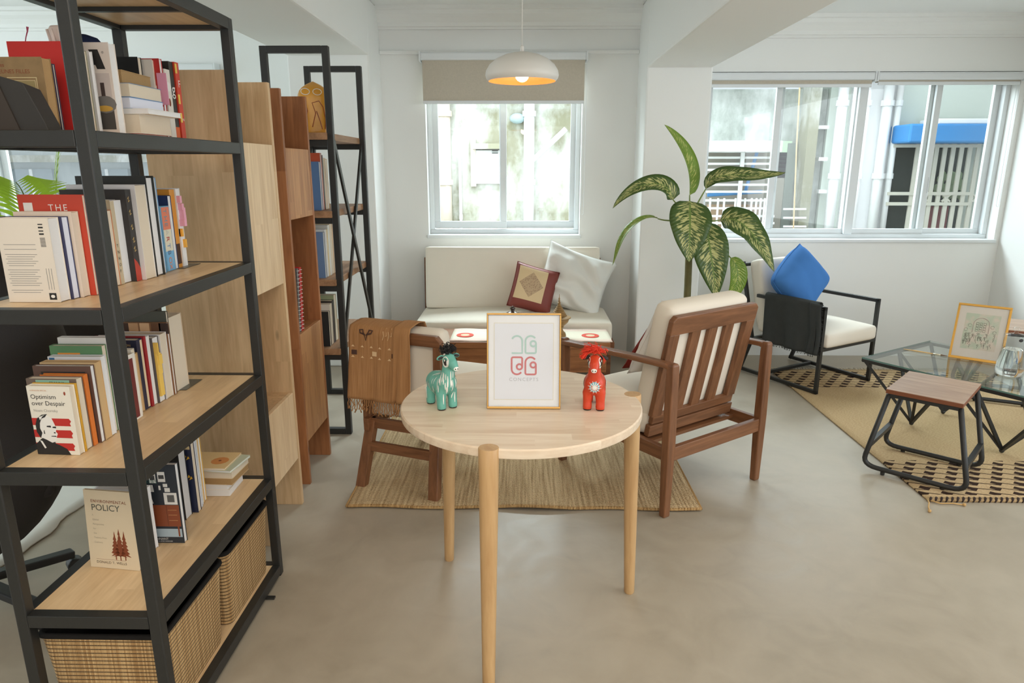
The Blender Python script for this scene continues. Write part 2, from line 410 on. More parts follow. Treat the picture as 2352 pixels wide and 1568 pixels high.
window('window_2', W_R, [(1.40, 2.005, .055), (1.93, 2.58, .02), (2.57, 3.185, .02), (3.11, 3.645, .055)], 1.02, 2.13)
window('window_3', W_L, [(-4.21, -3.5, .055), (-3.56, -2.9, .02), (-2.96, -2.36, .055)], 1.02, 2.17)
MB().box((2.545, WY + .085, .98), (2.61, WY + .20, 2.15)).build('mullion', WHITE_PVC, bpy.data.objects['window_2'], bevel=.004, org='world')

LINEN = cloth('blind_linen', (196, 187, 170), var=.10, weave=1200, vscale=90)
def blind(label, x0, x1, ztop, zbot, y, group=None, chain=None):
    r = thing('roller_blind', label, 'blind', ((x0 + x1) / 2, y, zbot), 0, group)
    MB().box((x0, y - .05, ztop - .055), (x1, y + .035, ztop)).build('headrail', WHITE_PVC, r, bevel=.012, org='world')
    cut = MB().tube([(x0 + .012, y, ztop - .045), (x1 - .012, y, ztop - .045)], .026, 16); cut.build('roller', LINEN, r, smooth=True, org='world')
    MB().box((x0 + .015, y - .027, zbot + .02), (x1 - .015, y - .0255, ztop - .04)).build('fabric', LINEN, r, org='world')
    MB().box((x0 + .015, y - .033, zbot), (x1 - .015, y - .019, zbot + .024)).build('bottom_bar', WHITE_PVC, r, bevel=.004, org='world')
    for x in (x0 - .006, x1 - .006): MB().box((x, y - .055, ztop - .065), (x + .012, y + .04, ztop + .005)).build('bracket', WHITE_PVC, r, bevel=.002, org='world')
    if chain:
        cx, z2 = chain
        pts = [(cx, y - .02, ztop - .05), (cx, y - .02, z2 + .012), (cx + .006, y - .02, z2), (cx + .014, y - .02, z2), (cx + .02, y - .02, z2 + .012), (cx + .02, y - .02, ztop - .05)]
        MB().tube(pts, .0018, 5).build('bead_chain', WHITE_PVC, r, org='world')
    return r
blind('beige roller blind half lowered over the window above the sofa', -.775, .455, 2.315, 1.955, WY - .045, chain=(.437, 1.14))
blind('rolled up roller blind over the panes just right of the plant', 1.33, 2.60, 2.18, 2.075, WY - .03 + .06, chain=None)
blind('rolled up roller blind next to the right wall corner', 2.615, 3.69, 2.18, 2.09, WY - .03 + .06, chain=(3.66, 1.2))
blind('rolled up roller blind behind the black metal bookshelf', -4.27, -2.30, 2.24, 2.10, WY - .045)

# ================================================================ outside the windows
def stained(name, base, stain, amt=.5, scale=1.2):
    m, nt, p = _mat(name); L = nt.links.new
    tc = N(nt, 'ShaderNodeTexCoord'); mp = N(nt, 'ShaderNodeMapping'); mp.inputs['Scale'].default_value = (1, 1, .55); L(tc.outputs['Object'], mp.inputs['Vector'])
    a = N(nt, 'ShaderNodeTexNoise'); a.inputs['Scale'].default_value = scale; a.inputs['Detail'].default_value = 9; a.inputs['Roughness'].default_value = .68; L(mp.outputs[0], a.inputs['Vector'])
    r = N(nt, 'ShaderNodeValToRGB'); e = r.color_ramp.elements
    e[0].position = .42; e[0].color = srgb(stain); e[1].position = .42 + amt * .3; e[1].color = srgb(base)
    L(a.outputs['Fac'], r.inputs[0]); L(r.outputs[0], p.inputs['Base Color']); p.inputs['Roughness'].default_value = .9
    return m
OUTW = stained('weathered_white_wall', (222, 222, 218), (138, 134, 110), .7, 1.5)
OUTG = stained('mossy_green_wall', (196, 208, 196), (140, 150, 138), .7, 1.0)
OUTP = plain('white_drain_pipe', (236, 236, 234), .5); OUTB = plain('beige_drain_pipe', (206, 192, 176), .6)
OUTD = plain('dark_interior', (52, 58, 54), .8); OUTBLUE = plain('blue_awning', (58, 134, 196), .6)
IRON = plain('cream_iron_bars', (206, 202, 186), .5)
EY = 8.3
tag(MB().box((-7.5, 5.75, -.3), (9, 16, -.1)).build('alley_ground', plain('alley_concrete', (128, 126, 120), .9)), 'pale concrete ground of the alley outside', 'ground')
nb = thing('apartment_building', 'weathered white neighbouring building seen through the sofa window', 'building', (-.2, EY, 0))
MB().box((-2.0, EY, -.1), (1.75, EY + .3, 4.6)).build('wall', OUTW, nb, org='world')
def pipe(parent, name, px, py0, py1, r, mat, Y=EY, n=3):
    a = at(px, py0, Y - r * 1.6); c = at(px, py1, Y - r * 1.6); c.x = a.x
    o = MB().tube([(a.x, Y - r * 1.6, a.z), (a.x, Y - r * 1.6, c.z)], r, 12).build(name, mat, parent, smooth=True, org='world')
    b = MB()
    for i in range(n): z = a.z + (c.z - a.z) * (i + .5) / n; b.lathe([(r * 1.25, -.03), (r * 1.25, .03)], (a.x, Y - r * 1.6, z), 12)
    b.build('collar', mat, o, org='world'); return o
pipe(nb, 'drain_pipe', 1017, 180, 640, .075, OUTB); pipe(nb, 'thin_pipe', 1056, 350, 640, .018, OUTP, n=1); pipe(nb, 'drain_pipe', 1216, 180, 640, .062, OUTP)
a1 = at(1300, 296, EY - .1); a2 = at(1222, 370, EY - .1)
MB().tube([a1, a2], .03, 10).build('branch_pipe', OUTP, nb, smooth=True, org='world')
a1 = at(1087, 345, EY - .04); a2 = at(1152, 422, EY - .04)
wf = MB().box((a1.x, EY - .05, a2.z), (a2.x, EY + .02, a1.z)).build('shutter', plain('white_shutter', (226, 226, 224), .6), nb, bevel=.005, org='world')
MB().box((a1.x - .03, EY - .06, a2.z - .03), (a1.x + .03, EY - .005, a1.z + .12)).build('shutter_frame', OUTB, wf, org='world')
a1 = at(1085, 330, EY - .1); a2 = at(1155, 342, EY - .1)
MB().box((a1.x, EY - .2, a2.z), (a2.x, EY, a1.z)).build('ledge', OUTW, nb, org='world')
for k in range(3):
    a1 = at(1130, 340 + k * 5, EY - .06); MB().box((a1.x, EY - .06, a1.z - .012), (a1.x + .07, EY - .04, a1.z)).build('vent_slot', OUTD, wf, org='world')
MB().sphere(at(1188, 272, EY - .08), (.09, .06, .06), 10, 6).build('wall_plug', plain('grey_blue_patch', (160, 178, 180), .8), nb, smooth=True, org='world')

nb2 = thing('stained_house', 'grey stained house with white awning and railings outside the street window', 'building', (3.2, EY, 0))
pA = at(1560, 205, EY); pB = at(1900, 560, EY)
MB().box((1.9, EY, -.1), (at(1893, 300, EY).x, EY + .3, pA.z)).build('wall', stained('grey_stained_wall', (204, 206, 202), (140, 144, 136), .7, 1.6), nb2, org='world')
a1 = at(1600, 325, EY - .3); a2 = at(1778, 350, EY - .3)
MB().box((a1.x, EY - .55, a2.z), (a2.x, EY, a1.z)).build('awning', OUTP, nb2, bevel=.01, org='world')
a1 = at(1600, 350, EY - .01); a2 = at(1790, 545, EY - .01)
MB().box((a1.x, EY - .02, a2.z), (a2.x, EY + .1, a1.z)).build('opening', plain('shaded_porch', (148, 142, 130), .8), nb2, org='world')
a3 = at(1628, 470, EY - .1); MB().box((a3.x, EY - .12, a3.z - .5), (a3.x + .6, EY - .03, a3.z)).build('crate', plain('brown_crate', (168, 140, 112), .8), nb2, org='world')
for k, px in enumerate((1632, 1650, 1664, 1690, 1712, 1727, 1738, 1748, 1757, 1768)):
    t = at(px, 455, EY - .3); u = at(px, 545, EY - .3)
    MB().tube([(t.x, EY - .3, t.z), (t.x, EY - .3, u.z - .2)], .012, 6).build('upright', OUTP, nb2, org='world')
for k, py in enumerate((362, 376, 390, 408, 424, 440, 460, 478, 496, 512, 530)):
    t = at(1610, py, EY - .28); u = at(1778, py, EY - .28)
    MB().box((t.x, EY - .29, t.z - .012), (u.x, EY - .27, t.z + .012)).build('crossbar', OUTP, nb2, org='world')
t = at(1706, 345, EY - .3); u = at(1706, 545, EY - .3); MB().box((t.x - .02, EY - .33, u.z), (t.x + .02, EY - .30, t.z)).build('post', OUTP, nb2, org='world')
MB().tube([at(1740, 345, EY - .2), at(1712, 440, EY - .2)], .02, 6).build('blue_hose', OUTBLUE, nb2, org='world')
MB().tube([at(1625, 448, EY - .2), at(1750, 440, EY - .2)], .02, 6).build('blue_hose', OUTBLUE, nb2, org='world')
a1 = at(1800, 235, EY - .02); a2 = at(1828, 408, EY - .02)
MB().box((a1.x, EY - .02, at(0, 408, EY).z), (at(1850, 0, EY).x, EY + .05, at(0, 325, EY).z)).build('green_panel', plain('green_panel_paint', (176, 198, 168), .8), nb2, org='world')
MB().box((at(1840, 0, EY).x, EY - .03, at(0, 560, EY).z), (at(1862, 0, EY).x, EY + .05, at(0, 330, EY).z)).build('doorway', plain('grey_doorway', (120, 126, 118), .8), nb2, org='world')
MB().box((at(1866, 0, EY).x, EY - .25, -.1), (at(1890, 0, EY).x, EY + .1, at(0, 180, EY).z)).build('corner_column', OUTW, nb2, org='world')
MB().tube([at(1838, 180, EY - .5), at(1830, 330, EY - .5), at(1822, 540, EY - .5)], .008, 5).build('hanging_cable', plain('tan_cable', (196, 168, 130), .7), nb2, org='world')
for py in (480, 500, 520):
    t = at(1800, py, EY - .3); u = at(1852, py, EY - .3); MB().box((t.x, EY - .3, t.z - .01), (u.x, EY - .28, t.z + .01)).build('crossbar', OUTP, nb2, org='world')

nb3 = thing('green_apartment_block', 'pale green block with white drain pipes and blue awning outside', 'building', (4.6, EY, 0))
gx = at(1895, 300, EY).x
MB().box((gx, EY - .05, -.1), (9, EY + .3, 4.6)).build('wall', plain('pale_green_plaster', (216, 224, 214), .85, var=.04, vscale=1.5), nb3, org='world')
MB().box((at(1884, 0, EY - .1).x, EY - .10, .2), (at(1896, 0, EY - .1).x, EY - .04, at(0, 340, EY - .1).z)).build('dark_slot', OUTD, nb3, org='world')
for py in (365, 440): t = at(1884, py, EY - .2); MB().box((t.x, EY - .16, t.z - .02), (t.x + .10, EY - .04, t.z + .02)).build('bracket', OUTP, nb3, org='world')
MB().box((at(1898, 0, EY - .1).x, EY - .12, at(0, 298, EY - .1).z), (at(1935, 0, EY - .1).x, EY, at(0, 290, EY - .1).z)).build('string_course', OUTP, nb3, org='world')
MB().box((at(1985, 0, EY - .1).x, EY - .12, -.1), (at(2100, 0, EY - .1).x, EY, 4.6)).build('white_bay', plain('white_bay_paint', (236, 236, 236), .8), nb3, org='world')
for px, r in ((1945, .055), (1998, .055), (2050, .055), (2076, .035)): pipe(nb3, 'drain_pipe', px, 150, 640, r, OUTP, EY - .12)
X0 = at(2096, 0, EY - .2).x; X1 = at(2300, 0, EY - .2).x
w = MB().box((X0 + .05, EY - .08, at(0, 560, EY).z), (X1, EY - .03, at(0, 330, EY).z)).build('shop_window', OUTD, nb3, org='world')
MB().box((X0 - .02, EY - .55, at(0, 330, EY - .4).z), (X1 + .3, EY - .12, at(0, 288, EY - .4).z)).build('awning', OUTBLUE, nb3, bevel=.02, org='world')
MB().box((X0 + .3, EY - .50, at(0, 288, EY - .4).z), (X1 + .3, EY - .12, at(0, 276, EY - .4).z)).build('awning_top', OUTP, nb3, bevel=.01, org='world')
for px in (2100, 2124, 2143, 2162, 2181, 2200, 2219, 2238, 2257, 2276):
    MB().bar((at(px, 400, EY - .2).x, EY - .2, at(0, 560, EY - .2).z), (at(px, 400, EY - .2).x, EY - .2, at(0, 330, EY - .2).z), .045, .02, (0, 1, 0)).build('grille_bar', IRON, w, org='world')
for py in (336, 443, 466): t = at(0, py, EY - .2).z; MB().box((X0, EY - .22, t - .018), (X1, EY - .18, t + .018)).build('grille_rail', IRON, w, org='world')
for px in (2115, 2165, 2235):
    c1 = at(px, 446, EY - .2); c2 = at(px + 16, 463, EY - .2); MB().tube([c1, c2], .014, 5).tube([(c1.x, c1.y, c2.z), (c2.x, c2.y, c1.z)], .014, 5).build('cross_ornament', IRON, w, org='world')
b = MB(); random.seed(3)
for i in range(60):
    c = at(2178 + random.uniform(-30, 35), 410 + random.uniform(-10, 40), EY - .12); b.sphere(c, (.03, .008, .045), 5, 3)
stuff(b.build('hanging_plant', plain('pale_leaves', (150, 168, 130), .8), w, org='world'))
MB().box((at(2195, 0, EY).x, EY - .11, at(0, 560, EY).z), (at(2240, 0, EY).x, EY - .09, at(0, 470, EY).z)).build('red_cloth', plain('dull_red_cloth', (150, 84, 88), .8), w, org='world')

# far street facade outside the desk window
nb4 = thing('city_block', 'hazy grey city block with rows of windows behind the palm', 'building', (-10, 16, 0))
FY = 16.0
MB().box((-22, FY, -3), (-3.6, FY + .5, 9)).build('wall', stained('hazy_facade', (214, 218, 216), (168, 174, 172), .8, .4), nb4, org='world')
HZ = plain('hazy_glass', (132, 144, 150), .5)
for r in range(3):
    for c in range(9):
        x = -20.5 + c * 1.75; z = .3 + r * 1.9
        f = MB().box((x, FY - .12, z), (x + .95, FY + .02, z + 1.15)).build('window', HZ, nb4, org='world')
        MB().box((x + .44, FY - .15, z), (x + .51, FY - .11, z + 1.15)).box((x - .08, FY - .2, z - .1), (x + 1.03, FY - .0, z - .02)).build('window_frame', OUTP, f, org='world')
for r in range(3): MB().box((-22, FY - .5, 1.6 + r * 1.9), (-3.6, FY, 1.75 + r * 1.9)).build('balcony_slab', OUTW, nb4, org='world')
tag(MB().box((-24, 8, -3.2), (-2.2, 16, -3)).build('street', plain('asphalt', (160, 160, 158), .9)), 'pale street below the city block', 'street')
# ================================================================ black metal bookshelf with oak boards
SX0, SX1, SY0, SY1 = -1.284, -.915, 1.477, 2.297
LV = [.045, .40, .795, 1.19, 1.575, 1.947]
T = .03
sh = thing('bookshelf', 'tall black metal bookshelf with pale oak boards, nearest at left', 'bookshelf', ((SX0 + SX1) / 2, (SY0 + SY1) / 2, 0))
for x in (SX0, SX1 - T):
    for y in (SY0, SY1 - T):
        MB().box((x, y, 0), (x + T, y + T, LV[-1])).build('post', BLACK, sh, bevel=.003, org='world')
for z in LV:
    for x in (SX0, SX1 - T): MB().box((x, SY0 + T, z - .035), (x + T, SY1 - T, z)).build('rail', BLACK, sh, bevel=.002, org='world')
    for y in (SY0, SY1 - T): MB().box((SX0 + T, y, z - .035), (SX1 - T, y + T, z)).build('rail', BLACK, sh, bevel=.002, org='world')
    MB().box((SX0 + T - .002, SY0 + T - .002, z - .022), (SX1 - T + .002, SY1 - T + .002, z - .001)).build('board', OAKTOP, sh, org='world')
    for k in range(2):
        if z > .3: MB().box((SX0 + T, SY0 + .27 + k * .27, z - .034), (SX1 - T, SY0 + .287 + k * .27, z - .0225)).build('support_bar', BLACK, sh, org='world')
MB().box((SX1 - .02, SY1 - .18, .004), (SX1 + .028, SY1 - .165, .010)).build('floor_bracket', BLACK, sh, org='world')

PAGE = plain('paper_cream', (226, 212, 190), .85, bump=.3, bscale=900); PAGEW = plain('paper_white', (232, 230, 228), .85, bump=.2, bscale=900)
PAGET = plain('paper_old_tan', (176, 142, 96), .9, bump=.5, bscale=500)
def cm(c, rough=.45): return plain('cover_%d_%d_%d' % c, c, rough)
INK = plain('black_ink', (34, 32, 30), .6); GREYINK = plain('grey_ink', (150, 146, 140), .6); REDINK = plain('red_ink', (186, 44, 36), .6)
WHITEINK = plain('white_ink', (232, 230, 224), .6); BROWNINK = plain('brown_ink', (128, 62, 32), .6)
def book(label, y, t, x1, wd, h, z, cover, page=PAGE, spine=-1, ct=.0012, lean=0.0, rz=0.0, name='book', flat=None, inset=.002, group=None):
    """upright book: thickness t along y from y, fore-edge (or spine if spine=+1) at x1, height h on board z.
    flat=(cx, cy): lies flat with its fore-edge towards +x"""
    if flat is None:
        r = thing(name, label, 'book', (x1 - wd, y, z), rz, group); r.rotation_euler = (lean, 0, rz)
        A = (0, 0, 0)
        def bx(a, b, mb): return mb.box(a, b)
        cv = MB(); pg = MB(); m = spine > 0
        def X(v): return wd - v if m else v
        cv.box((X(0), 0, 0), (X(wd), ct, h)); cv.box((X(0), t - ct, 0), (X(wd), t, h)); cv.box((X(0), ct, 0), (X(ct * 1.3), t - ct, h))
        pg.box((X(ct * 1.3), ct, inset * .5), (X(wd - inset), t - ct, h - inset))
    else:
        r = thing(name, label, 'book', (flat[0], flat[1], z), rz, group)
        cv = MB(); pg = MB()
        a, b2 = wd / 2, h / 2
        cv.box((-a, -b2, 0), (a, b2, ct)); cv.box((-a, -b2, t - ct), (a, b2, t)); cv.box((-a, -b2, ct), (-a + ct * 1.3, b2, t - ct))
        pg.box((-a + ct * 1.3, -b2 + inset * .4, ct), (a - inset, b2 - inset * .4, t - ct))
    c = cv.build('cover', cover if not isinstance(cover, tuple) else cm(cover), r)
    pg.build('pages', page, r)
    return r, c
def face(o, mb, name, mat): return mb.build(name, mat, o)
def ftext(c, txt, size, x, z, mat, name='lettering', sp=1.0, dy=-.0004, align='LEFT'):
    mb = MB(); text_geo(txt, size, mb, lambda a, b: (x + a, dy, z + b), sp, align); return mb.build(name, mat, c)
def frect(c, x0, z0, x1, z1, mat, name='print', dy=-.0003): return MB().box((x0, dy, z0), (x1, 0, z1)).build(name, mat, c)
def fpoly(c, pts, mat, name='print', dy=-.0005): return MB().prism(pts, lambda p: (p[0], 0, p[1]), lambda p: (p[0], dy, p[1])).build(name, mat, c, fix=True)
def etext(c, txt, size, xs, ys, z, mat, rot=-90, name='lettering', sp=1.0):
    "lettering on a spine that faces +x, reading downwards"
    mb = MB(); text_geo(txt, size, mb, lambda a, b: (xs + .0004, ys + b, z - a), sp); return mb.build(name, mat, c)
def stext(c, txt, size, xs, ys, z, mat, name='lettering'):
    "upright lettering on a spine that faces +x"
    mb = MB(); text_geo(txt, size, mb, lambda a, b: (xs + .0004, ys + a, z + b)); return mb.build(name, mat, c)

# ---- second board from below (z .40)
Z5 = LV[1]
r, c = book('cream paperback with brown pine trees on its cover, lowest bookshelf board', 1.672, .008, -1.078, .152, .232, Z5, (218, 200, 170), lean=-.07, rz=-.13, name='paperback_book')
r.location = (-1.227, 1.700, Z5)
ftext(c, 'ENVIRONMENTAL', .0125, .020, .196, BROWNINK, sp=1.1); ftext(c, 'POLICY', .026, .020, .173, plain('dark_green_ink', (84, 84, 72), .6))
for i, s in enumerate(('A', 'Global', 'Perspective', 'for', 'the', 'Twenty-First', 'Century')): ftext(c, s, .0075, .020, .156 - i * .0135, plain('pale_ink', (176, 164, 142), .6))
ftext(c, 'DONALD T. WELLS', .0105, .020, .014, plain('dark_brown_ink', (82, 64, 48), .6), sp=1.05)
frect(c, .02, .026, .112, .0265, BROWNINK)
for (tx, tb, th, tw) in ((.083, .028, .085, .016), (.097, .027, .094, .019), (.112, .028, .088, .018)):
    pts = []; n = 7; random.seed(int(tx * 1e4))
    for i in range(n):
        zz = tb + .014 + (th - .014) * i / n; ww = tw * (1 - i / n) * random.uniform(.9, 1.1); pts += [(tx + ww, zz - .004), (tx + ww * .45, zz + .004)]
    L_ = [(2 * tx - p[0] + random.uniform(-.001, .001), p[1]) for p in pts][::-1]
    pts = [(tx + .0015, tb), (tx + .0015, tb + .014)] + pts + [(tx, tb + th)] + L_ + [(tx - .0015, tb + .014), (tx - .0015, tb)]
    fpoly(c, pts, BROWNINK, 'pine_tree_print')
r, c = book('white paperback with an orange stripe, behind the pine tree book', 1.735, .022, -1.088, .14, .19, Z5, (232, 228, 222), PAGEW)
MB().box((.1402, .009, .03), (.1407, .0125, .17)).build('stripe', plain('orange_stripe', (196, 96, 48), .6), c)
r, c = book('thin white book with black edge between white paperbacks', 1.760, .014, -1.092, .14, .195, Z5, (40, 38, 38), PAGEW)
r, c = book('thick white paperback left of the furniture design book', 1.778, .030, -1.090, .15, .20, Z5, (236, 234, 234), PAGEW)
r, c = book('dark interior design book with a wooden sideboard on its cover', 1.829, .018, -1.021, .19, .255, Z5, (44, 50, 58), PAGEW, name='design_book')
W_ = .19
TEAK = plain('teak_print', (138, 72, 42), .5); SIDE = frect(c, .07, .055, W_ - .004, .125, TEAK, 'sideboard_print')
for zz in (.074, .092, .108): frect(c, W_ - .038, zz, W_ - .012, zz + .0015, plain('brass_print', (190, 140, 90), .5), 'drawer_line', -.0006)
frect(c, W_ - .042, .057, W_ - .0415, .123, INK, 'drawer_line', -.0006)
frect(c, .07, .020, W_ - .004, .047, plain('pale_blue_print', (170, 188, 198), .6), 'floor_print'); frect(c, .088, .022, .094, .055, TEAK, 'leg_print', -.0006); frect(c, .175, .022, .180, .055, TEAK, 'leg_print', -.0006)
frect(c, .145, .127, W_ - .006, .165, WHITEINK, 'picture_print'); frect(c, .155, .135, W_ - .014, .158, plain('grey_print', (96, 96, 94), .6), 'picture_print', -.0006)
for (a, b_, e, f_) in ((.108, .196, .128, .228), (.134, .2, .156, .232), (.147, .184, .160, .194), (.150, .168, .166, .181), (.133, .174, .139, .188)): frect(c, a, b_, e, f_, WHITEINK, 'note_print')
for (a, b_, e, f_) in ((.111, .206, .125, .220), (.137, .210, .153, .222)): frect(c, a, b_, e, f_, plain('dark_grey_print', (70, 70, 70), .6), 'note_print', -.0006)
fpoly(c, [(.07, .168), (.118, .168), (.116, .190), (.07, .190)], WHITEINK, 'lamp_print'); fpoly(c, [(.092, .130), (.112, .130), (.104, .164), (.098, .164)], WHITEINK, 'lamp_print')
ftext(c, 'IE TENNANT', .010, .085, .010, WHITEINK); ftext(c, 'photography by JAMES GARDINER', .0048, .085, .004, WHITEINK); ftext(c, 'MAKERS', .016, .072, .195, plain('teal_ink', (60, 112, 98), .6))
book('thin white booklet behind the interior design book', 1.862, .008, -1.06, .15, .258, Z5, (236, 234, 232), PAGEW)
book('black book with grey page edge next to the design book', 1.965, .042, -1.082, .17, .245, Z5, (36, 36, 36), plain('paper_grey', (206, 204, 204), .85))
r, c = book('navy blue recipe book with yellow drawings and a big number', 2.016, .022, -1.066, .18, .275, Z5, (40, 46, 74), PAGE)
frect(c, .10, .235, .178, .272, plain('maroon_print', (88, 34, 32), .5)); ftext(c, '50', .036, .106, .240, WHITEINK); frect(c, .10, .222, .176, .233, plain('cream_print', (226, 200, 150), .6))
YEL = plain('yellow_ink', (232, 180, 60), .6)
for (a, b_) in ((.150, .190), (.160, .185), (.155, .120), (.162, .115)): fpoly(c, [(a, b_), (a + .012, b_ + .006), (a + .008, b_ + .014)], YEL, 'drawing_print')
book('thin pale blue magazine beside the navy recipe book', 2.042, .014, -1.070, .18, .27, Z5, (196, 204, 222), PAGEW, name='magazine')
book('white thin book just left of the yellow books', 2.058, .014, -1.075, .18, .28, Z5, (228, 226, 224), PAGEW)
book('narrow yellow book before the horizontal pile', 2.074, .015, -1.078, .18, .285, Z5, (222, 176, 78), PAGE); book('golden yellow book touching the horizontal pile', 2.090, .017, -1.080, .18, .29, Z5, (236, 190, 86), PAGEW)
ST = (-1.105, 2.192)
zz = Z5
for lab, t, wd, h, cov, pg, off, rz in (
        ('white book at the very bottom of the horizontal pile', .024, .185, .125, (236, 226, 214), PAGEW, (0, 0), .03),
        ('white book second from the bottom of the pile', .020, .182, .122, (238, 232, 222), PAGEW, (-.002, .0), .0),
        ('brown edged book in the middle of the horizontal pile', .024, .20, .130, (214, 188, 150), PAGET, (.012, .004), -.05),
        ('cream book below the flower booklet in the pile', .026, .205, .132, (226, 206, 172), PAGE, (.012, .004), -.03),
        ('pale green booklet second from the top of the pile', .008, .21, .135, (206, 214, 190), PAGEW, (.016, .002), -.12)):
    book(lab, 0, t, 0, wd, h, zz, cov, pg, flat=(ST[0] + off[0], ST[1] + off[1]), rz=rz); zz += t
r, c = book('orange flower booklet on top of the horizontal pile', 0, .006, 0, .19, .135, zz, (240, 208, 152), PAGEW, flat=(ST[0] - .002, ST[1] - .002), rz=-.02, name='booklet')
MB().sphere((.05, -.005, .006), (.03, .03, .0007), 12, 4).build('flower_print', plain('orange_flower', (226, 150, 84), .6), c); MB().sphere((.05, -.005, .0065), (.006, .006, .0008), 8, 4).build('flower_print', BROWNINK, c)

# ---- third board (z .795)
Z4 = LV[2]
r, c = book('white paperback with red stripes and a black portrait on its cover', 1.585, .019, -1.119, .111, .181, Z4, (232, 226, 212), PAGE, rz=-.05, name='paperback_book')
PW = .111
ftext(c, 'A PENGUIN SPECIAL', .0048, .008, .168, plain('orange_ink', (206, 150, 110), .6)); ftext(c, 'Optimism', .0165, .007, .148, INK); ftext(c, 'over Despair', .0165, .007, .131, INK); ftext(c, 'Noam Chomsky', .0095, .009, .114, GREYINK)
MB().sphere((PW - .014, 0, .163), (.0028, .0004, .005), 10, 6).build('logo_print', plain('logo_orange', (150, 70, 48), .6), c)
for (a, b_) in ((.078, .097), (.046, .066), (.012, .031)): fpoly(c, [(.0, a), (.100, a - .001), (.098, a + .006), (.102, a + .012), (.097, b_), (.0, b_)], REDINK, 'stripe_print', -.0003)
# portrait: hair, face, sweater as flat print
fpoly(c, [(.0, .0), (.088, .0), (.080, .016), (.062, .026), (.052, .030), (.050, .040), (.026, .048), (.014, .040), (.008, .034), (.0, .028)], INK, 'portrait_print', -.0006)
fpoly(c, [(.016, .046), (.010, .066), (.014, .088), (.026, .102), (.040, .105), (.052, .098), (.058, .080), (.060, .070), (.058, .062), (.062, .056), (.058, .048), (.056, .036), (.044, .032), (.030, .040)], WHITEINK, 'portrait_print', -.0008)
fpoly(c, [(.016, .044), (.008, .060), (.008, .080), (.014, .096), (.028, .106), (.042, .108), (.036, .100), (.026, .096), (.020, .084), (.018, .070), (.022, .058)], INK, 'portrait_print', -.0010)
fpoly(c, [(.020, .100), (.036, .106), (.030, .102), (.022, .092)], WHITEINK, 'portrait_print', -.0012)
for (x, z, w_, h_) in ((.036, .074, .012, .004), (.051, .072, .009, .004), (.044, .049, .014, .002), (.052, .058, .005, .003), (.026, .056, .003, .010)): fpoly(c, [(x, z), (x + w_, z - .001), (x + w_ * .9, z + h_), (x + .001, z + h_ * .8)], INK, 'portrait_print', -.0010)
fpoly(c, [(.012, .038), (.018, .036), (.026, .018), (.022, .016)], WHITEINK, 'portrait_print', -.0010)
book('thin mustard yellow booklet right behind the portrait paperback', 1.606, .005, -1.117, .112, .182, Z4, (226, 176, 66), PAGE, rz=-.04)
r, c = book('grey brown book with a teal label behind the portrait paperback', 1.616, .024, -1.121, .13, .19, Z4, (112, 96, 86), PAGE, rz=-.03)
frect(c, .025, .135, .112, .187, plain('teal_label', (142, 186, 166), .6)); ftext(c, 'FRANNY', .010, .06, .176, INK)
book('orange book with mustard edge on the middle board', 1.643, .015, -1.119, .115, .192, Z4, (216, 120, 52), plain('mustard_edge', (204, 150, 66), .8), spine=1, rz=-.03)
r, c = book('brown framed book between the orange and tan books', 1.660, .016, -1.112, .15, .21, Z4, (98, 72, 62), PAGEW)
frect(c, .02, .02, .135, .195, plain('dark_panel', (44, 40, 38), .6))
book('tan book with cream pages on the middle board', 1.678, .026, -1.110, .145, .214, Z4, (208, 176, 130), plain('paper_tan', (206, 172, 124), .9))
r, c = book('white book with a small blue tag behind the tan book', 1.706, .022, -1.112, .14, .222, Z4, (222, 222, 226), PAGEW)
frect(c, .004, .205, .018, .219, plain('blue_tag', (54, 110, 156), .6))
r, c = book('tall green book with an orange label on the middle board', 1.730, .020, -1.12, .14, .245, Z4, (96, 140, 96), PAGE)
frect(c, .02, .20, .08, .226, plain('orange_label', (232, 150, 62), .6))
book('tall white book behind the green book', 1.752, .020, -1.12, .13, .262, Z4, (232, 228, 222), PAGEW)
r, c = book('white book with a maroon spine panel beside the near post', 1.816, .044, -1.112, .16, .192, Z4, (232, 226, 216), PAGE, spine=1)
MB().box((.1601, .004, .006), (.1608, .030, .180)).build('spine_panel', plain('maroon_spine', (110, 40, 40), .5), c)
book('cream paperback with rounded pages behind the maroon spine', 1.862, .017, -1.122, .14, .200, Z4, (230, 220, 204), PAGE)
book('narrow tan paperback on the middle board', 1.880, .026, -1.130, .12, .180, Z4, (210, 176, 128), plain('paper_tan', (206, 172, 124), .9))
r, c = book('black and navy paperback with small stars on the middle board', 1.908, .030, -1.131, .16, .215, Z4, (36, 38, 62), PAGE, spine=1)
MB().box((.1601, .018, .004), (.1606, .029, .211)).build('spine_border', plain('cream_border', (226, 204, 168), .6), c)
ftext(c, 'HONG KINGSTON', .011, .05, .196, plain('gold_ink', (206, 178, 120), .6))
book('thin crimson hardback on the middle board', 1.940, .011, -1.126, .15, .218, Z4, (160, 34, 44), PAGE, spine=1)
book('thin white and orange paperback beside the crimson hardback', 1.953, .018, -1.127, .15, .215, Z4, (236, 228, 218), PAGEW)
r, c = book('white paperback bristling with yellow sticky notes', 1.973, .034, -1.120, .15, .205, Z4, (92, 84, 84), PAGEW)
STK = plain('yellow_sticky', (240, 200, 96), .7)
for k, (ya, za, yb, zb) in enumerate(((.004, .02, .026, .10), (.002, .09, .025, .155), (.006, .12, .027, .15), (.003, .150, .008, .19))): MB().box((.146, ya, za), (.155 + .0025 * k, yb, zb)).build('sticky_note', STK, r)
book('white paperback right of the yellow sticky notes', 2.009, .040, -1.116, .15, .208, Z4, (236, 232, 232), PAGE)
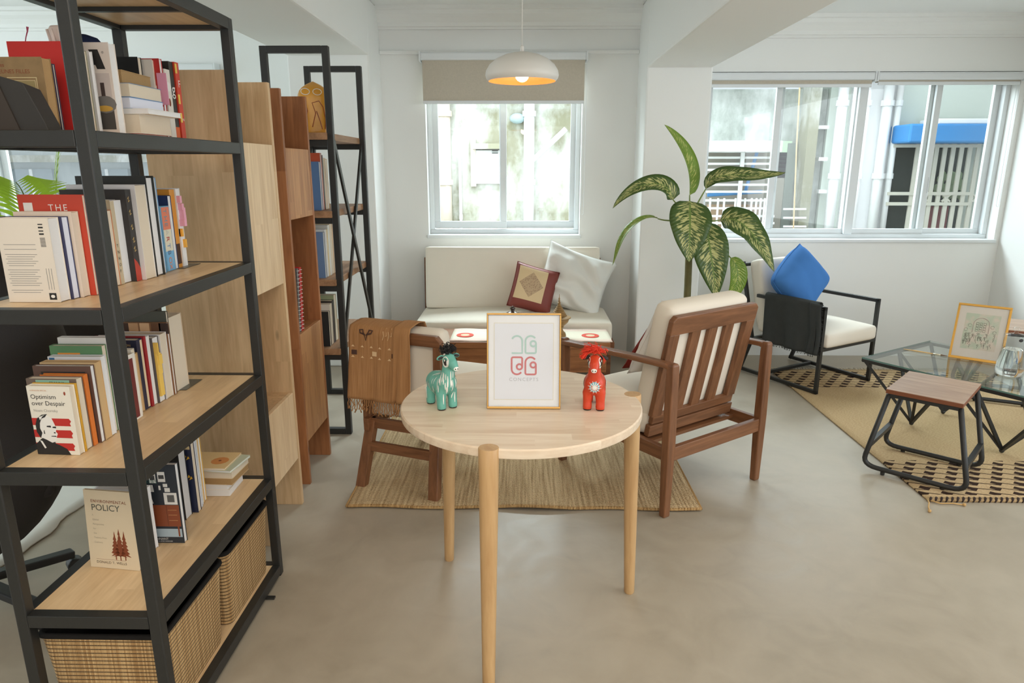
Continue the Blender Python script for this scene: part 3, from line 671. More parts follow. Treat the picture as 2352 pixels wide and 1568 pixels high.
r, c = book('slim book with an old portrait painting, top showing on the middle board', 2.051, .012, -1.112, .17, .235, Z4, (148, 104, 70), PAGEW)
for i, (a, col) in enumerate(((.02, (70, 46, 34)), (.05, (206, 160, 118)), (.085, (226, 184, 142)), (.12, (110, 74, 50)), (.145, (60, 44, 40)))): frect(c, a, .20, a + .03, .234, plain('painting_%d' % i, col, .6))
book('dark grey folder standing upright behind the painting book', 2.065, .012, -1.118, .19, .268, Z4, (84, 86, 78), PAGE)
book('large cream book against the bookend on the middle board', 2.080, .082, -1.120, .16, .245, Z4, (226, 206, 182), PAGE)
def bookend(label, y, x1, z):
    r = thing('bookend', label, 'bookend', (x1 - .1, y, z)); m = plain('bookend_metal', (120, 124, 120), .35, .8)
    MB().box((-.06, 0, 0), (.05, .002, .12)).build('upright', m, r); MB().box((-.06, -.07, 0), (.115, .045, .0012)).build('foot', m, r)
bookend('thin metal bookend at the end of the middle board', 2.168, -1.115, Z4)

# ---- fourth board (z 1.19)
Z3 = LV[3]
r, c = book('thick white paperback showing its back cover text and barcode', 1.567, .037, -1.094, .123, .196, Z3, (226, 216, 202), PAGEW, name='paperback_book')
for k in range(4): frect(c, .098, .158 + k * .0075, .109, .1585 + k * .0075 + (.002 if k % 2 else .003), INK, 'barcode')
for k in range(8): frect(c, .098, .150 - k * .0028, .110, .1512 - k * .0028, INK, 'barcode')
for grp in ((.135, 1), (.124, 1), (.112, 6), (.076, 8), (.028, 2)):
    for k in range(grp[1]): frect(c, .010 + .004 * (k % 2), grp[0] - k * .0052, .085 - .006 * (k % 3), grp[0] - k * .0052 + .0012, GREYINK, 'text_line')
frect(c, .098, .006, .115, .022, INK, 'publisher_mark'); MB().sphere((.1065, -.0004, .014), (.005, .0005, .004), 8, 5).build('publisher_mark', WHITEINK, c)
for k in range(3): frect(c, .100 + k * .006, .03, .1012 + k * .006, .08, GREYINK, 'text_line')
r, c = book('white book with a navy edge on the upper middle board', 1.606, .024, -1.088, .155, .196, Z3, (58, 60, 92), plain('paper_blueish', (222, 224, 236), .85))
book('cream book with thick pages left of the near post', 1.632, .026, -1.080, .14, .206, Z3, (222, 204, 186), PAGE)
r, c = book('tall red book with white letters on the upper middle board', 1.660, .012, -1.066, .158, .245, Z3, (196, 66, 44), PAGE)
frect(c, .012, .205, .034, .226, WHITEINK, 'logo_print'); fpoly(c, [(.016, .205), (.024, .205), (.018, .197)], WHITEINK, 'logo_print'); ftext(c, 'THE', .022, .072, .207, WHITEINK, sp=1.3)
book('white paperback half hidden by the near post, upper middle board', 1.715, .034, -1.10, .15, .235, Z3, (228, 226, 222), PAGEW)
book('peach coloured thin book on the upper middle board', 1.751, .018, -1.094, .13, .205, Z3, (228, 190, 150), plain('paper_peach', (226, 186, 144), .9))
book('thin white book with maroon cover line', 1.771, .022, -1.093, .13, .200, Z3, (110, 40, 58), PAGEW)
book('thin cream book with an orange cover line', 1.795, .020, -1.093, .13, .200, Z3, (206, 140, 100), PAGE)
r, c = book('beige paperback with black capitals on its spine', 1.818, .068, -1.096, .15, .225, Z3, (200, 184, 154), PAGEW)
MB().box((.1495, .0, .0), (.1505, .018, .222)).build('spine', plain('beige_spine', (200, 184, 154), .7), c)
for i, ch in enumerate('TNHOF'): stext(c, ch, .012, .1506, .004, .100 - i * .017, INK)
r, c = book('black and red book with golden script on its spine', 1.872, .026, -1.082, .18, .250, Z3, (52, 48, 46), PAGEW, spine=1)
MB().prism([(0, 0), (.026, 0), (.026, .034), (.014, .052), (0, .064)], lambda p: (.1801, p[0], p[1]), lambda p: (.1806, p[0], p[1])).build('spine_print', plain('red_spine', (186, 62, 44), .5), c, fix=True)
for k, zz in enumerate((.225, .19, .15, .115, .09)): MB().tube([(.1806, .006, zz), (.1806, .012, zz + .006), (.1806, .009, zz - .008), (.1806, .016, zz - .004)], .0009, 5).build('script', plain('gold_ink', (206, 178, 120), .6), c)
frect(c, .02, .22, .15, .224, WHITEINK, 'text_line'); frect(c, .02, .212, .15, .216, WHITEINK, 'text_line')
book('thick white hardback on the upper middle board', 1.900, .055, -1.070, .19, .262, Z3, (232, 230, 230), PAGE)
book('black hardback with white pages on the upper middle board', 1.957, .044, -1.068, .20, .285, Z3, (44, 46, 44), PAGEW, ct=.003, inset=.006)
book('slim light blue and white book', 2.003, .030, -1.080, .18, .280, Z3, (132, 178, 216), PAGEW, ct=.002)
r, c = book('small box set with coloured block letters on its spine', 2.052, .052, -1.088, .12, .195, Z3, (110, 160, 190), PAGE, spine=1, name='art_box')
for i, (col, za, zb) in enumerate((((226, 130, 100), .125, .192), ((224, 216, 192), .060, .125), ((120, 176, 214), .002, .060))): MB().box((.1201, .006, za), (.1206, .050, zb)).build('spine_print', plain('box_print_%d' % i, col, .6), c)
for i, (ch, col) in enumerate(zip('THEARTBOX', ((120, 150, 160), (120, 150, 160), (120, 150, 160), (200, 200, 190), (186, 60, 56), (120, 150, 190), (90, 120, 150), (226, 140, 100), (226, 140, 100)))): etext(c, ch, .026, .1209, .016, .188 - i * .0208, plain('letter_%d' % (i % 9), col, .6))
book('navy paperback with white pages behind the letter box', 2.106, .020, -1.089, .17, .225, Z3, (36, 52, 96), PAGEW)
r, c = book('orange book with a dark sunset spine on the upper middle board', 2.128, .030, -1.093, .21, .242, Z3, (216, 144, 46), PAGEW, spine=1)
MB().box((.2101, .003, .012), (.2106, .027, .075)).build('spine_print', plain('dark_sunset', (70, 42, 26), .6), c)
r, c = book('white book with pink and orange page tabs near the bookend', 2.160, .026, -1.089, .20, .245, Z3, (236, 234, 232), PAGEW)
PK = plain('pink_tab', (236, 170, 190), .7); OT = plain('orange_tab', (240, 176, 70), .7)
for i, (ya, z_, hgt) in enumerate(((.002, .20, .022), (.008, .178, .020), (.012, .160, .025), (.010, .140, .022), (.006, .128, .02))): MB().box((.196, ya, z_), (.210 + .0012 * i, ya + .012 + .0005 * i, z_ + hgt)).build('page_tab', PK, r)
for (ya, z_, hgt) in ((.000, .096, .024), (.014, .06, .026)): MB().box((.196, ya, z_), (.206, ya + .010, z_ + hgt)).build('page_tab', OT, r)
bookend('thin metal bookend at the end of the upper middle board', 2.188, -1.085, Z3)

# ---- fifth board (z 1.575)
Z2 = LV[4]
hb = thing('book_holder', 'black faceted book holder at the left end of the top board', 'book holder', (-1.14, 1.530, Z2))
pts = [(-.11, 0), (.115, 0), (.108, .02), (.074, .098), (.018, .114), (-.11, .106)]
MB().prism(pts, lambda p: (p[0], -.01, p[1]), lambda p: (p[0] * .9, .055, p[1] * .92)).build('body', plain('black_card', (46, 44, 42), .7), hb, bevel=.002, fix=True)
MB().prism([(-.11, 0), (.055, 0), (.018, .113), (-.11, .105)], lambda p: (p[0], -.014, p[1]), lambda p: (p[0], -.01, p[1])).build('front_flap', plain('brown_black_card', (54, 46, 40), .7), hb, fix=True)
OLD = plain('old_brown_cover', (140, 114, 78), .8, var=.35, vscale=30)
r, c = book('old brown paperback with faded lettering and a framed picture', 1.628, .032, -1.09, .115, .165, Z2, OLD, PAGET, name='paperback_book')
ftext(c, 'Les', .012, .012, .144, BROWNINK); ftext(c, 'JEUNES FILLES', .0122, .010, .130, BROWNINK)
for (a, b_, e, f_) in ((.03, .120, .098, .122), (.096, .02, .098, .120), (.034, .114, .094, .1155), (.0925, .02, .094, .114)): frect(c, a, b_, e, f_, plain('pale_line', (196, 178, 136), .7), 'frame_print')
frect(c, .03, .0, .0925, .114, plain('faded_picture', (150, 134, 92), .8), 'picture_print', -.0002); frect(c, .07, .0, .112, .062, plain('faded_dark', (104, 98, 68), .8), 'picture_print', -.0004)
book('thin dark navy book behind the old brown paperback', 1.661, .008, -1.088, .12, .155, Z2, (52, 52, 76), PAGE)
r, c = book('tall plain red hardback on the top board', 1.715, .016, -1.06, .165, .212, Z2, (190, 36, 30), PAGE, name='hardback_book')
MB().tube([(.04, .008, .211), (.045, .006, .222), (.052, .004, .234), (.054, .004, .244)], [.0012, .0012, .0016, .003], 5).build('ribbon', plain('ribbon_red', (150, 40, 70), .7), r)
fig = thing('plaster_ornament', 'white fluted plaster ornament rising behind the red hardback', 'ornament', (-1.140, 1.80, Z2))
MB().lathe([(.035, 0), (.035, .02), (.022, .03), (.018, .12), (.017, .18), (.021, .195), (.018, .215), (.028, .235), (.031, .250), (.026, .258), (.008, .260)], seg=20).build('body', plain('plaster', (222, 206, 196), .8), fig, smooth=True)
fl = MB()
for k in range(10):
    a = 2 * PI * k / 10; fl.tube([(.019 * math.cos(a), .019 * math.sin(a), .19), (.028 * math.cos(a), .028 * math.sin(a), .225), (.032 * math.cos(a), .032 * math.sin(a), .25)], .0042, 6)
fl.build('fluting', plain('plaster', (222, 206, 196), .8), fig, smooth=True)
nav = thing('navy_pouch', 'rounded navy felt pouch showing above the letter A magazine', 'pouch', (-1.214, 2.00, Z2))
MB().lathe([(.045, 0), (.055, .03), (.050, .12), (.052, .21), (.050, .250), (.036, .268), (.012, .276), (.002, .277)], seg=20).build('body', cloth('navy_felt', (36, 44, 72)), nav, smooth=True)
MB().lathe([(.054, .196), (.057, .203), (.054, .21)], seg=20).build('seam', cloth('navy_felt', (36, 44, 72)), nav, smooth=True)
book('pale green edged book left of the letter A magazine', 1.790, .020, -1.095, .15, .205, Z2, (166, 166, 142), PAGE)
book('white book partly covering the letter A magazine', 1.828, .014, -1.100, .14, .208, Z2, (232, 230, 228), PAGEW)
r, c = book('thick white magazine with a big black letter A and grey sofa photo', 1.852, .030, -1.062, .17, .232, Z2, (226, 216, 206), PAGEW, name='magazine')
fpoly(c, [(.134, .168), (.155, .168), (.141, .215), (.117, .215)], INK, 'letter_print'); fpoly(c, [(.112, .178), (.134, .178), (.131, .190), (.115, .190)], INK, 'letter_print', -.0006)
frect(c, .09, .02, .163, .158, plain('photo_wall', (206, 196, 190), .6), 'photo_print'); frect(c, .09, .02, .163, .068, plain('photo_sofa', (78, 74, 70), .6), 'photo_print', -.0006)
MB().sphere((.142, -.0006, .082), (.030, .0008, .022), 10, 6).build('photo_print', plain('photo_cushion', (120, 118, 114), .6), c); MB().sphere((.140, -.0010, .072), (.022, .0008, .008), 10, 6).build('photo_print', plain('photo_yellow', (204, 162, 70), .6), c)
frect(c, .136, .10, .146, .135, plain('photo_bottle', (70, 56, 52), .6), 'photo_print', -.0008); ftext(c, '\u00ae', .008, .150, .205, INK)
ST = (-1.135, 2.015); zz = Z2
for lab, t, wd, h, cov, pg, off, rz, nm in (
        ('pinkish book at the bottom of the top board pile', .014, .15, .165, (186, 70, 60), plain('paper_pink', (228, 212, 204), .85), (0, 0), 0, 'book'),
        ('thick cream book with a white cover in the top board pile', .050, .165, .175, (236, 230, 220), PAGE, (.005, 0), .02, 'book'),
        ('white book with a slightly lifted cover in the top board pile', .014, .20, .18, (236, 232, 224), PAGEW, (.018, 0), .0, 'book'),
        ('bluish white book with a blue cover in the top board pile', .030, .150, .17, (96, 134, 174), plain('paper_blueish', (222, 224, 236), .85), (-.004, 0), -.02, 'book'),
        ('cream book with a blue cover in the top board pile', .036, .150, .17, (96, 134, 174), PAGE, (-.005, 0), .01, 'book'),
        ('old tan paperback with rough edges on the top board pile', .034, .125, .165, (188, 152, 102), PAGET, (-.015, 0), .05, 'paperback_book')):
    book(lab, 0, t, 0, wd, h, zz, cov, pg, flat=(ST[0] + off[0], ST[1] + off[1]), rz=rz, name=nm); zz += t
book('black hardback standing behind the top board pile', 2.108, .020, -1.128, .14, .235, Z2, (34, 34, 34), PAGE)
book('white paperback with creased pages behind the pile', 2.130, .014, -1.10, .14, .232, Z2, (226, 220, 212), PAGE, lean=-.02)
r, c = book('red and orange book with a pink page marker', 2.146, .016, -1.085, .16, .236, Z2, (190, 46, 44), PAGEW)
MB().box((.150, -.004, .105), (.178, -.0015, .195)).build('page_marker', plain('pink_marker', (226, 156, 182), .7), r)
frect(c, .10, .0, .158, .05, plain('orange_block', (214, 100, 50), .6)); frect(c, .10, .07, .158, .10, WHITEINK)
r, c = book('light grey book with a small brown deer on its spine', 2.166, .030, -1.082, .17, .210, Z2, (222, 216, 206), PAGE, spine=1)
MB().sphere((.1702, .012, .115), (.0006, .007, .012), 8, 6).build('deer_print', BROWNINK, c); MB().sphere((.1702, .015, .160), (.0006, .012, .014), 10, 6).build('round_label', WHITEINK, c)
r, c = book('black book with a white letter g near the far post', 2.199, .026, -1.084, .19, .236, Z2, (40, 40, 38), PAGEW, spine=1)
stext(c, 'g', .05, .1901, .003, .140, WHITEINK); MB().box((.1901, .001, .0), (.1906, .025, .045)).build('spine_print', plain('orange_block', (214, 100, 50), .6), c)
r, c = book('red book with white letter F and yellow tabs at the end of the row', 2.228, .026, -1.080, .19, .238, Z2, (206, 62, 40), PAGEW, spine=1)
stext(c, 'F', .03, .1901, .010, .165, WHITEINK); stext(c, 'ON', .012, .1901, .006, .065, WHITEINK)
for z_ in (.205, .115, .06): MB().box((.1901, .0, z_), (.1925, .009, z_ + .028)).build('page_tab', STK, r)

# ---- two woven baskets on the lowest board
def basket_mat():
    m, nt, p = _mat('woven_reed'); L = nt.links.new
    tc = N(nt, 'ShaderNodeTexCoord'); sp = N(nt, 'ShaderNodeSeparateXYZ'); L(tc.outputs['Object'], sp.inputs[0])
    s = N(nt, 'ShaderNodeMath', operation='ADD'); L(sp.outputs[0], s.inputs[0]); L(sp.outputs[1], s.inputs[1])
    def fr(src, k, nm):
        a = N(nt, 'ShaderNodeMath', operation='MULTIPLY'); L(src, a.inputs[0]); a.inputs[1].default_value = k
        f = N(nt, 'ShaderNodeMath', operation='FRACT'); L(a.outputs[0], f.inputs[0]); return a, f
    a1, f1 = fr(sp.outputs[2], 1 / .0125, 'row'); a2, f2 = fr(s.outputs[0], 1 / .0042, 'reed')
    d1 = N(nt, 'ShaderNodeMath', operation='LESS_THAN'); L(f1.outputs[0], d1.inputs[0]); d1.inputs[1].default_value = .26
    al = N(nt, 'ShaderNodeMath', operation='GREATER_THAN'); L(f2.outputs[0], al.inputs[0]); al.inputs[1].default_value = .12
    dm = N(nt, 'ShaderNodeMath', operation='MULTIPLY'); L(d1.outputs[0], dm.inputs[0]); L(al.outputs[0], dm.inputs[1])
    fl = N(nt, 'ShaderNodeMath', operation='FLOOR'); L(a2.outputs[0], fl.inputs[0]); wn = N(nt, 'ShaderNodeTexWhiteNoise', noise_dimensions='1D'); L(fl.outputs[0], wn.inputs['W'])
    rp = N(nt, 'ShaderNodeValToRGB'); rp.color_ramp.elements[0].color = srgb((168, 130, 82)); rp.color_ramp.elements[1].color = srgb((214, 178, 126)); L(wn.outputs['Value'], rp.inputs[0])
    mx = N(nt, 'ShaderNodeMix', data_type='RGBA'); L(dm.outputs[0], mx.inputs[0]); L(rp.outputs[0], mx.inputs[6]); mx.inputs[7].default_value = srgb((70, 50, 32)); L(mx.outputs[2], p.inputs['Base Color'])
    h = N(nt, 'ShaderNodeMath', operation='PINGPONG'); L(f2.outputs[0], h.inputs[0]); h.inputs[1].default_value = .5
    h2 = N(nt, 'ShaderNodeMath', operation='ADD'); L(h.outputs[0], h2.inputs[0]); L(d1.outputs[0], h2.inputs[1])
    bp = N(nt, 'ShaderNodeBump'); bp.inputs['Strength'].default_value = .8; bp.inputs['Distance'].default_value = .002; L(h2.outputs[0], bp.inputs['Height']); L(bp.outputs['Normal'], p.inputs['Normal'])
    p.inputs['Roughness'].default_value = .6; return m
REED = basket_mat()
def basket(label, y0, y1):
    cx, cy = (SX0 + SX1) / 2 - .003, (y0 + y1) / 2
    r = thing('storage_basket', label, 'basket', (cx, cy, LV[0]), 0, 'woven baskets on the lowest board')
    hx, hy, H = .165, (y1 - y0) / 2, .268
    def ring(k, z, rad=.022):
        pts = []
        for (sx, sy, a0) in ((1, 1, 0), (-1, 1, 90), (-1, -1, 180), (1, -1, 270)):
            for i in range(5):
                a = math.radians(a0 + 22.5 * i); pts.append(((hx * k - rad) * sx + rad * math.cos(a), (hy * k - rad) * sy + rad * math.sin(a), z))
        return pts
    def shell(mb, ks):
        R = [ring(*k) for k in ks]; n = len(R[0]); b0 = len(mb.v)
        for q in R: mb.v += [Vector(p) for p in q]
        for i in range(len(R) - 1):
            for j in range(n): j2 = (j + 1) % n; mb.f.append((b0 + i * n + j, b0 + i * n + j2, b0 + (i + 1) * n + j2, b0 + (i + 1) * n + j))
        return b0, n
    b = MB(); b0, n = shell(b, [(.90, 0), (.91, .01), (.95, .15), (1.0, H)]); b.f.append(tuple(b0 + j for j in range(n - 1, -1, -1)))
    smooth_by_angle(b.build('body', REED, r), .5)
    li = MB(); b0, n = shell(li, [(.985, H), (.93, .15), (.87, .012)]); li.f.append(tuple(b0 + 2 * n + j for j in range(n)))
    lm = cloth('black_lining', (34, 32, 30)); smooth_by_angle(li.build('lining', lm, r), .5)
    MB().tube(ring(1.0, H), .0075, 8, closed=True).build('rim', lm, r, smooth=True)
    return r
basket('woven reed basket at the near end of the lowest board', 1.515, 1.875); basket('woven reed basket at the far end of the lowest board', 1.905, 2.262)
# ================================================================ two narrow wooden bookcases standing in line
LW = wood('pale_pine_panel', (178, 142, 102), (222, 190, 148), along=2, across=1, stave=(.09, .7), stave_var=.22, knots=5.0, rough=.5)
LWX = wood('pale_pine_end', (178, 142, 102), (222, 190, 148), along=2, across=0, stave=(.10, .8), stave_var=.22, knots=5.0, rough=.5)
DW = wood('brown_stained_panel', (122, 78, 46), (176, 122, 78), along=2, across=1, stave=(.09, .7), stave_var=.30, knots=5.0, rough=.5)
DWX = wood('brown_stained_end', (110, 66, 36), (166, 108, 66), along=2, across=0, stave=(.10, .8), stave_var=.3, knots=5.0, rough=.5)
DWL = wood('lighter_stained_door', (146, 94, 52), (196, 144, 94), along=2, across=1, stave=(.09, .7), stave_var=.25, rough=.5)
LWL = wood('bright_pine_door', (204, 170, 128), (234, 208, 170), along=2, across=1, stave=(.09, .7), stave_var=.2, rough=.5)
def case(label, y0, y1, xr, cuts, end, panel, door):
    """end panels at y0 and y1, open front towards +x; cuts: (z0, z1, closed?)"""
    D = .325; H = 1.822; t = .024
    r = thing('wooden_bookcase', label, 'bookcase', (xr - D / 2, (y0 + y1) / 2, 0))
    for y in (y0, y1 - t): MB().box((xr - D, y, 0), (xr, y + t, H)).build('end_panel', end, r, bevel=.0015, org='world')
    zs = sorted(set([c[0] for c in cuts] + [c[1] for c in cuts]))
    for z in zs:
        if z < H - .05: MB().box((xr - D + .002, y0 + t, z - .02), (xr - .022, y1 - t, z)).build('shelf', panel, r, org='world')
    MB().box((xr - D, y0 + t, zs[0]), (xr - D + .012, y1 - t, zs[-1])).build('back_panel', panel, r, org='world')
    for (a, c, cl) in cuts:
        if cl: MB().box((xr - .021, y0 + t + .0015, a - .02), (xr - .001, y1 - t - .0015, c)).build('door', door, r, bevel=.0015, org='world')
    return r
case('pale pine bookcase standing directly behind the black bookshelf', 2.475, 2.855, -1.012, [(.25, .54, True), (.54, 1.045, False), (1.045, 1.585, True), (1.585, 1.80, False)], LWX, LW, LWL)
case('brown stained bookcase between the pine one and the cross braced shelf', 3.035, 3.41, -1.038, [(.235, .745, True), (.745, 1.29, False), (1.29, 1.58, True), (1.58, 1.80, False)], DWX, DW, DWL)
# spiral bound notebooks leaning in the brown bookcase
def notebook(label, y, col, lean, x, h=.30, spiral=True):
    r = thing('spiral_notebook', label, 'notebook', (x - .20, y, .747), 0); r.rotation_euler = (lean, 0, 0)
    MB().box((0, 0, 0), (.20, .003, h)).box((0, .017, 0), (.20, .020, h)).build('cover', cm(col), r); MB().box((.004, .003, .003), (.196, .017, h - .003)).build('pages', PAGEW, r)
    if spiral:
        b = MB()
        for k in range(16): b.lathe([(.0115, -.0012), (.0125, 0), (.0115, .0012), (.0105, 0)], (0, 0, 0), 10); n = 40; bb = b.v[-n:]; b.v[-n:] = [Vector((.20 + v.x * .5, .010 + v.y, .012 + k * (h - .024) / 15 + v.z)) for v in bb]
        b.build('spiral', WHITEINK, r)
    return r
notebook('red spiral notebook leaning inside the brown bookcase', 3.13, (206, 44, 44), -.10, -1.05)
notebook('grey spiral notebook beside the red one', 3.092, (106, 104, 102), -.10, -1.05)

# ================================================================ cross braced metal shelf by the wall
MX0, MX1, MY0, MY1, MH = -1.345, -.995, 3.68, 4.43, 2.092
BRB = wood('brown_shelf_board', (120, 84, 56), (176, 134, 98), along=1, across=0, rough=.5)
ms = thing('metal_shelf', 'open black metal shelf with brown boards and crossed side braces', 'shelf', ((MX0 + MX1) / 2, (MY0 + MY1) / 2, 0))
t = .034
for y in (MY0, MY1 - t):
    for x in (MX0, MX1 - t): MB().box((x, y, 0), (x + t, y + t, MH)).build('post', BLACK, ms, bevel=.003, org='world')
    for z in (MH, t): MB().box((MX0 + t, y, z - t), (MX1 - t, y + t, z)).build('rail', BLACK, ms, bevel=.002, org='world')
MZ = [.515, .905, 1.272, 1.672]
for z in MZ:
    for y in (MY0, MY1 - t): MB().box((MX0 + t, y, z - .068), (MX1 - t, y + t, z - .036)).build('rail', BLACK, ms, org='world')
    MB().box((MX0 + .004, MY0 - .015, z - .036), (MX1 - .030, MY1 + .01, z)).build('board', BRB, ms, bevel=.003, org='world')
xb = MX1 - .008
MB().bar((xb, MY0 + t, 1.63), (xb, MY1 - t, .50), .03, .012, (1, 0, 0)).build('brace', BLACK, ms, org='world')
MB().bar((xb - .013, MY0 + t, .50), (xb - .013, MY1 - t, 1.63), .03, .012, (1, 0, 0)).build('brace', BLACK, ms, org='world')
MB().bar((MX0 + .008, MY0 + t, 1.63), (MX0 + .008, MY1 - t, .50), .03, .012, (1, 0, 0)).build('brace', BLACK, ms, org='world')
MB().bar((MX0 + .022, MY0 + t, .50), (MX0 + .022, MY1 - t, 1.63), .03, .012, (1, 0, 0)).build('brace', BLACK, ms, org='world')
def mrow(z, y, items):
    for (lab, t_, h, wd, col, pg, sp) in items:
        book(lab, y, t_, MX1 - .100, wd, h, z, col, pg, spine=sp, ct=.002); y += t_ + .002
mrow(MZ[2], 3.73, [
    ('blue hardback at the near end of the second metal shelf board', .030, .255, .21, (92, 124, 168), PAGEW, -1),
    ('white and orange book behind the blue hardback', .026, .30, .20, (214, 96, 62), PAGEW, -1),
    ('dark brown slim book on the second metal shelf board', .024, .29, .19, (64, 44, 36), PAGE, 1),
    ('pale cream paperback beside the dark brown slim book', .040, .275, .19, (226, 208, 184), PAGE, -1),
    ('mustard paperback on the second metal shelf board', .030, .27, .19, (220, 180, 96), PAGEW, -1)])
mrow(MZ[1], 3.72, [
    ('grey blue book at the near end of the third metal shelf board', .030, .25, .21, (104, 128, 164), PAGEW, -1),
    ('white hardback on the third metal shelf board', .035, .262, .21, (232, 232, 230), PAGEW, -1),
    ('pale yellow thin book on the third metal shelf board', .022, .26, .20, (228, 206, 140), PAGE, -1),
    ('white book with a yellow dot on the third metal shelf board', .040, .28, .20, (226, 224, 214), PAGEW, 1),
    ('cream guide book on the third metal shelf board', .05, .285, .20, (220, 200, 160), PAGE, -1),
    ('orange topped book on the third metal shelf board', .034, .29, .20, (216, 110, 50), PAGE, -1),
    ('white ring binder at the far end of the third metal shelf board', .06, .27, .20, (206, 206, 200), PAGEW, 1)])
mrow(MZ[0], 3.72, [
    ('black notebook on the lowest metal shelf board', .030, .20, .20, (36, 36, 36), PAGE, -1),
    ('white book with a red top on the lowest metal shelf board', .045, .235, .20, (226, 214, 200), PAGE, -1),
    ('black and red book on the lowest metal shelf board', .045, .245, .20, (42, 34, 32), PAGE, 1),
    ('green edged book on the lowest metal shelf board', .05, .27, .20, (160, 168, 130), PAGE, -1)])
# golden mask on the top board
gm = thing('golden_mask', 'golden orange lacquered mask with a painted face on the metal shelf', 'mask', (-1.118, 3.80, MZ[3]))
GOLDL = plain('golden_lacquer', (222, 158, 56), .28, bump=.4, bscale=25)
g = MB()
def mk(u, v):
    a = u * 2 * PI; z = v * .262
    k = (1.0 if v < .72 else max(.0, 1 - ((v - .72) / .28) ** 2.4 * .95)) * (.92 + .12 * math.sin(v * PI))
    ex = 4.0
    ca, sa = math.cos(a), math.sin(a)
    rr = (abs(ca) ** ex + abs(sa) ** ex) ** (-1 / ex)
    return (.080 * k * rr * ca, .075 * k * rr * sa, z)
g.grid(36, 16, mk); g.v += []; go = g.build('head', GOLDL, gm, smooth=True, fix=True)
RL = plain('rust_paint', (150, 72, 34), .4)
def on(x, z, s=-1): v = z / .262; k = (1.0 if v < .72 else max(.0, 1 - ((v - .72) / .28) ** 2.4 * .95)) * (.92 + .12 * math.sin(v * PI)); return (x, s * (.075 * k + .0005), z)
for pl in ([(-.02, .03), (.0, .10), (-.015, .15), (.02, .16), (.040, .13), (.05, .07), (.045, .02)], [(.03, .02), (.02, .06), (.005, .11)], [(-.055, .05), (-.04, .11), (-.05, .16)]):
    MB().tube([on(*p) for p in pl], .0022, 6).build('painted_line', RL, gm)
for cx in (.015, -.045): MB().tube([on(cx + .022 * math.cos(a * PI / 6), .205 + .016 * math.sin(a * PI / 6)) for a in range(12)], .0018, 5, closed=True).build('painted_eye', WHITEINK, gm)
gm.rotation_euler = (0, 0, .35)
# ================================================================ round oak table with three legs
TZ = .76; TR = .388; TC = Vector((-.008, 2.10, 0))
TOPW = wood('table_top_ash', (212, 184, 154), (238, 220, 196), along=0, across=1, stave=(.045, .42), stave_var=.22, rough=.33, scale=1.1)
LEGW = wood('table_leg_oak', (180, 140, 94), (208, 172, 124), along=2, across=0, rough=.4)
tb = thing('round_table', 'round pale wooden table with three turned legs in the foreground', 'table', (TC.x, TC.y, 0))
top = MB().lathe([(TR - .010, -.032), (TR - .002, -.028), (TR, -.020), (TR, -.004), (TR - .004, 0)], (0, 0, TZ), 96)
smooth_by_angle(top.build('table_top', TOPW, tb), .5)
for a in (13, 134, 257):
    ca, sa = math.cos(math.radians(a)), math.sin(math.radians(a))
    rt_, rb_ = TR - .004, TR + .018
    p1 = Vector((rt_ * ca, rt_ * sa, TZ + .0012)); p0 = Vector((rb_ * ca, rb_ * sa, 0))
    mb = MB(); pts = []; rads = []
    for i in range(12):
        k = i / 11; pts.append(p0.lerp(p1, k)); rads.append(.0185 + .0105 * k)
    pts = [p0 + Vector((0, 0, 0)), p0.lerp(p1, .006)] + pts[1:-1] + [p0.lerp(p1, .997), p1]; rads = [.0165, .0185] + rads[1:-1] + [.029, .0275]
    lg = mb.tube(pts, rads, 24, up=(ca, sa, 0)).build('leg', LEGW, tb); smooth_by_angle(lg, .6)
    MB().prism([(.30, TZ - .033), (TR - .03, TZ - .033), (TR - .022, TZ - .115), (TR - .03, TZ - .115)], lambda p: (p[0] * ca - .011 * sa, p[0] * sa + .011 * ca, p[1]), lambda p: (p[0] * ca + .011 * sa, p[0] * sa - .011 * ca, p[1])).build('brace', LEGW, tb, bevel=.001, fix=True)

# ---- gold framed sign on the table
GOLD = plain('polished_gold', (190, 146, 84), .28, 1.0); 
fr = thing('photo_frame', 'thin gold frame with pale green and red logo sign, on the round table', 'photo frame', (0, 2.035, TZ + .0005))
FW, FH = .232, .302
TILT = Matrix.Rotation(math.radians(-9), 4, 'X')
def fbox(name, a, b, mat, parent=None, bevel=0):
    return MB().box(a, b, TILT).build(name, mat, parent or fr, bevel=bevel)
hw = FW / 2
F_ = MB()
for a, b in (((-hw, -.004, 0), (hw, .012, .007)), ((-hw, -.004, FH - .006), (hw, .012, FH)), ((-hw, -.004, .007), (-hw + .005, .012, FH - .006)), ((hw - .005, -.004, .007), (hw, .012, FH - .006))): F_.box(a, b, TILT)
F_.build('frame', GOLD, fr, bevel=.0012)
MATB = plain('white_mat_board', (238, 238, 238), .6); PAPER = plain('sign_paper', (228, 230, 236), .5); BEVL = plain('mat_bevel', (226, 222, 208), .6)
bk = fbox('mat_board', (-hw + .004, .002, .006), (hw - .004, .008, FH - .006), MATB)
fbox('mat_bevel', (-hw + .022, .0012, .028), (hw - .022, .0025, FH - .030), BEVL, bk); pp = fbox('sign_paper', (-hw + .0245, .0008, .0305), (hw - .0245, .0022, FH - .0325), PAPER, bk)
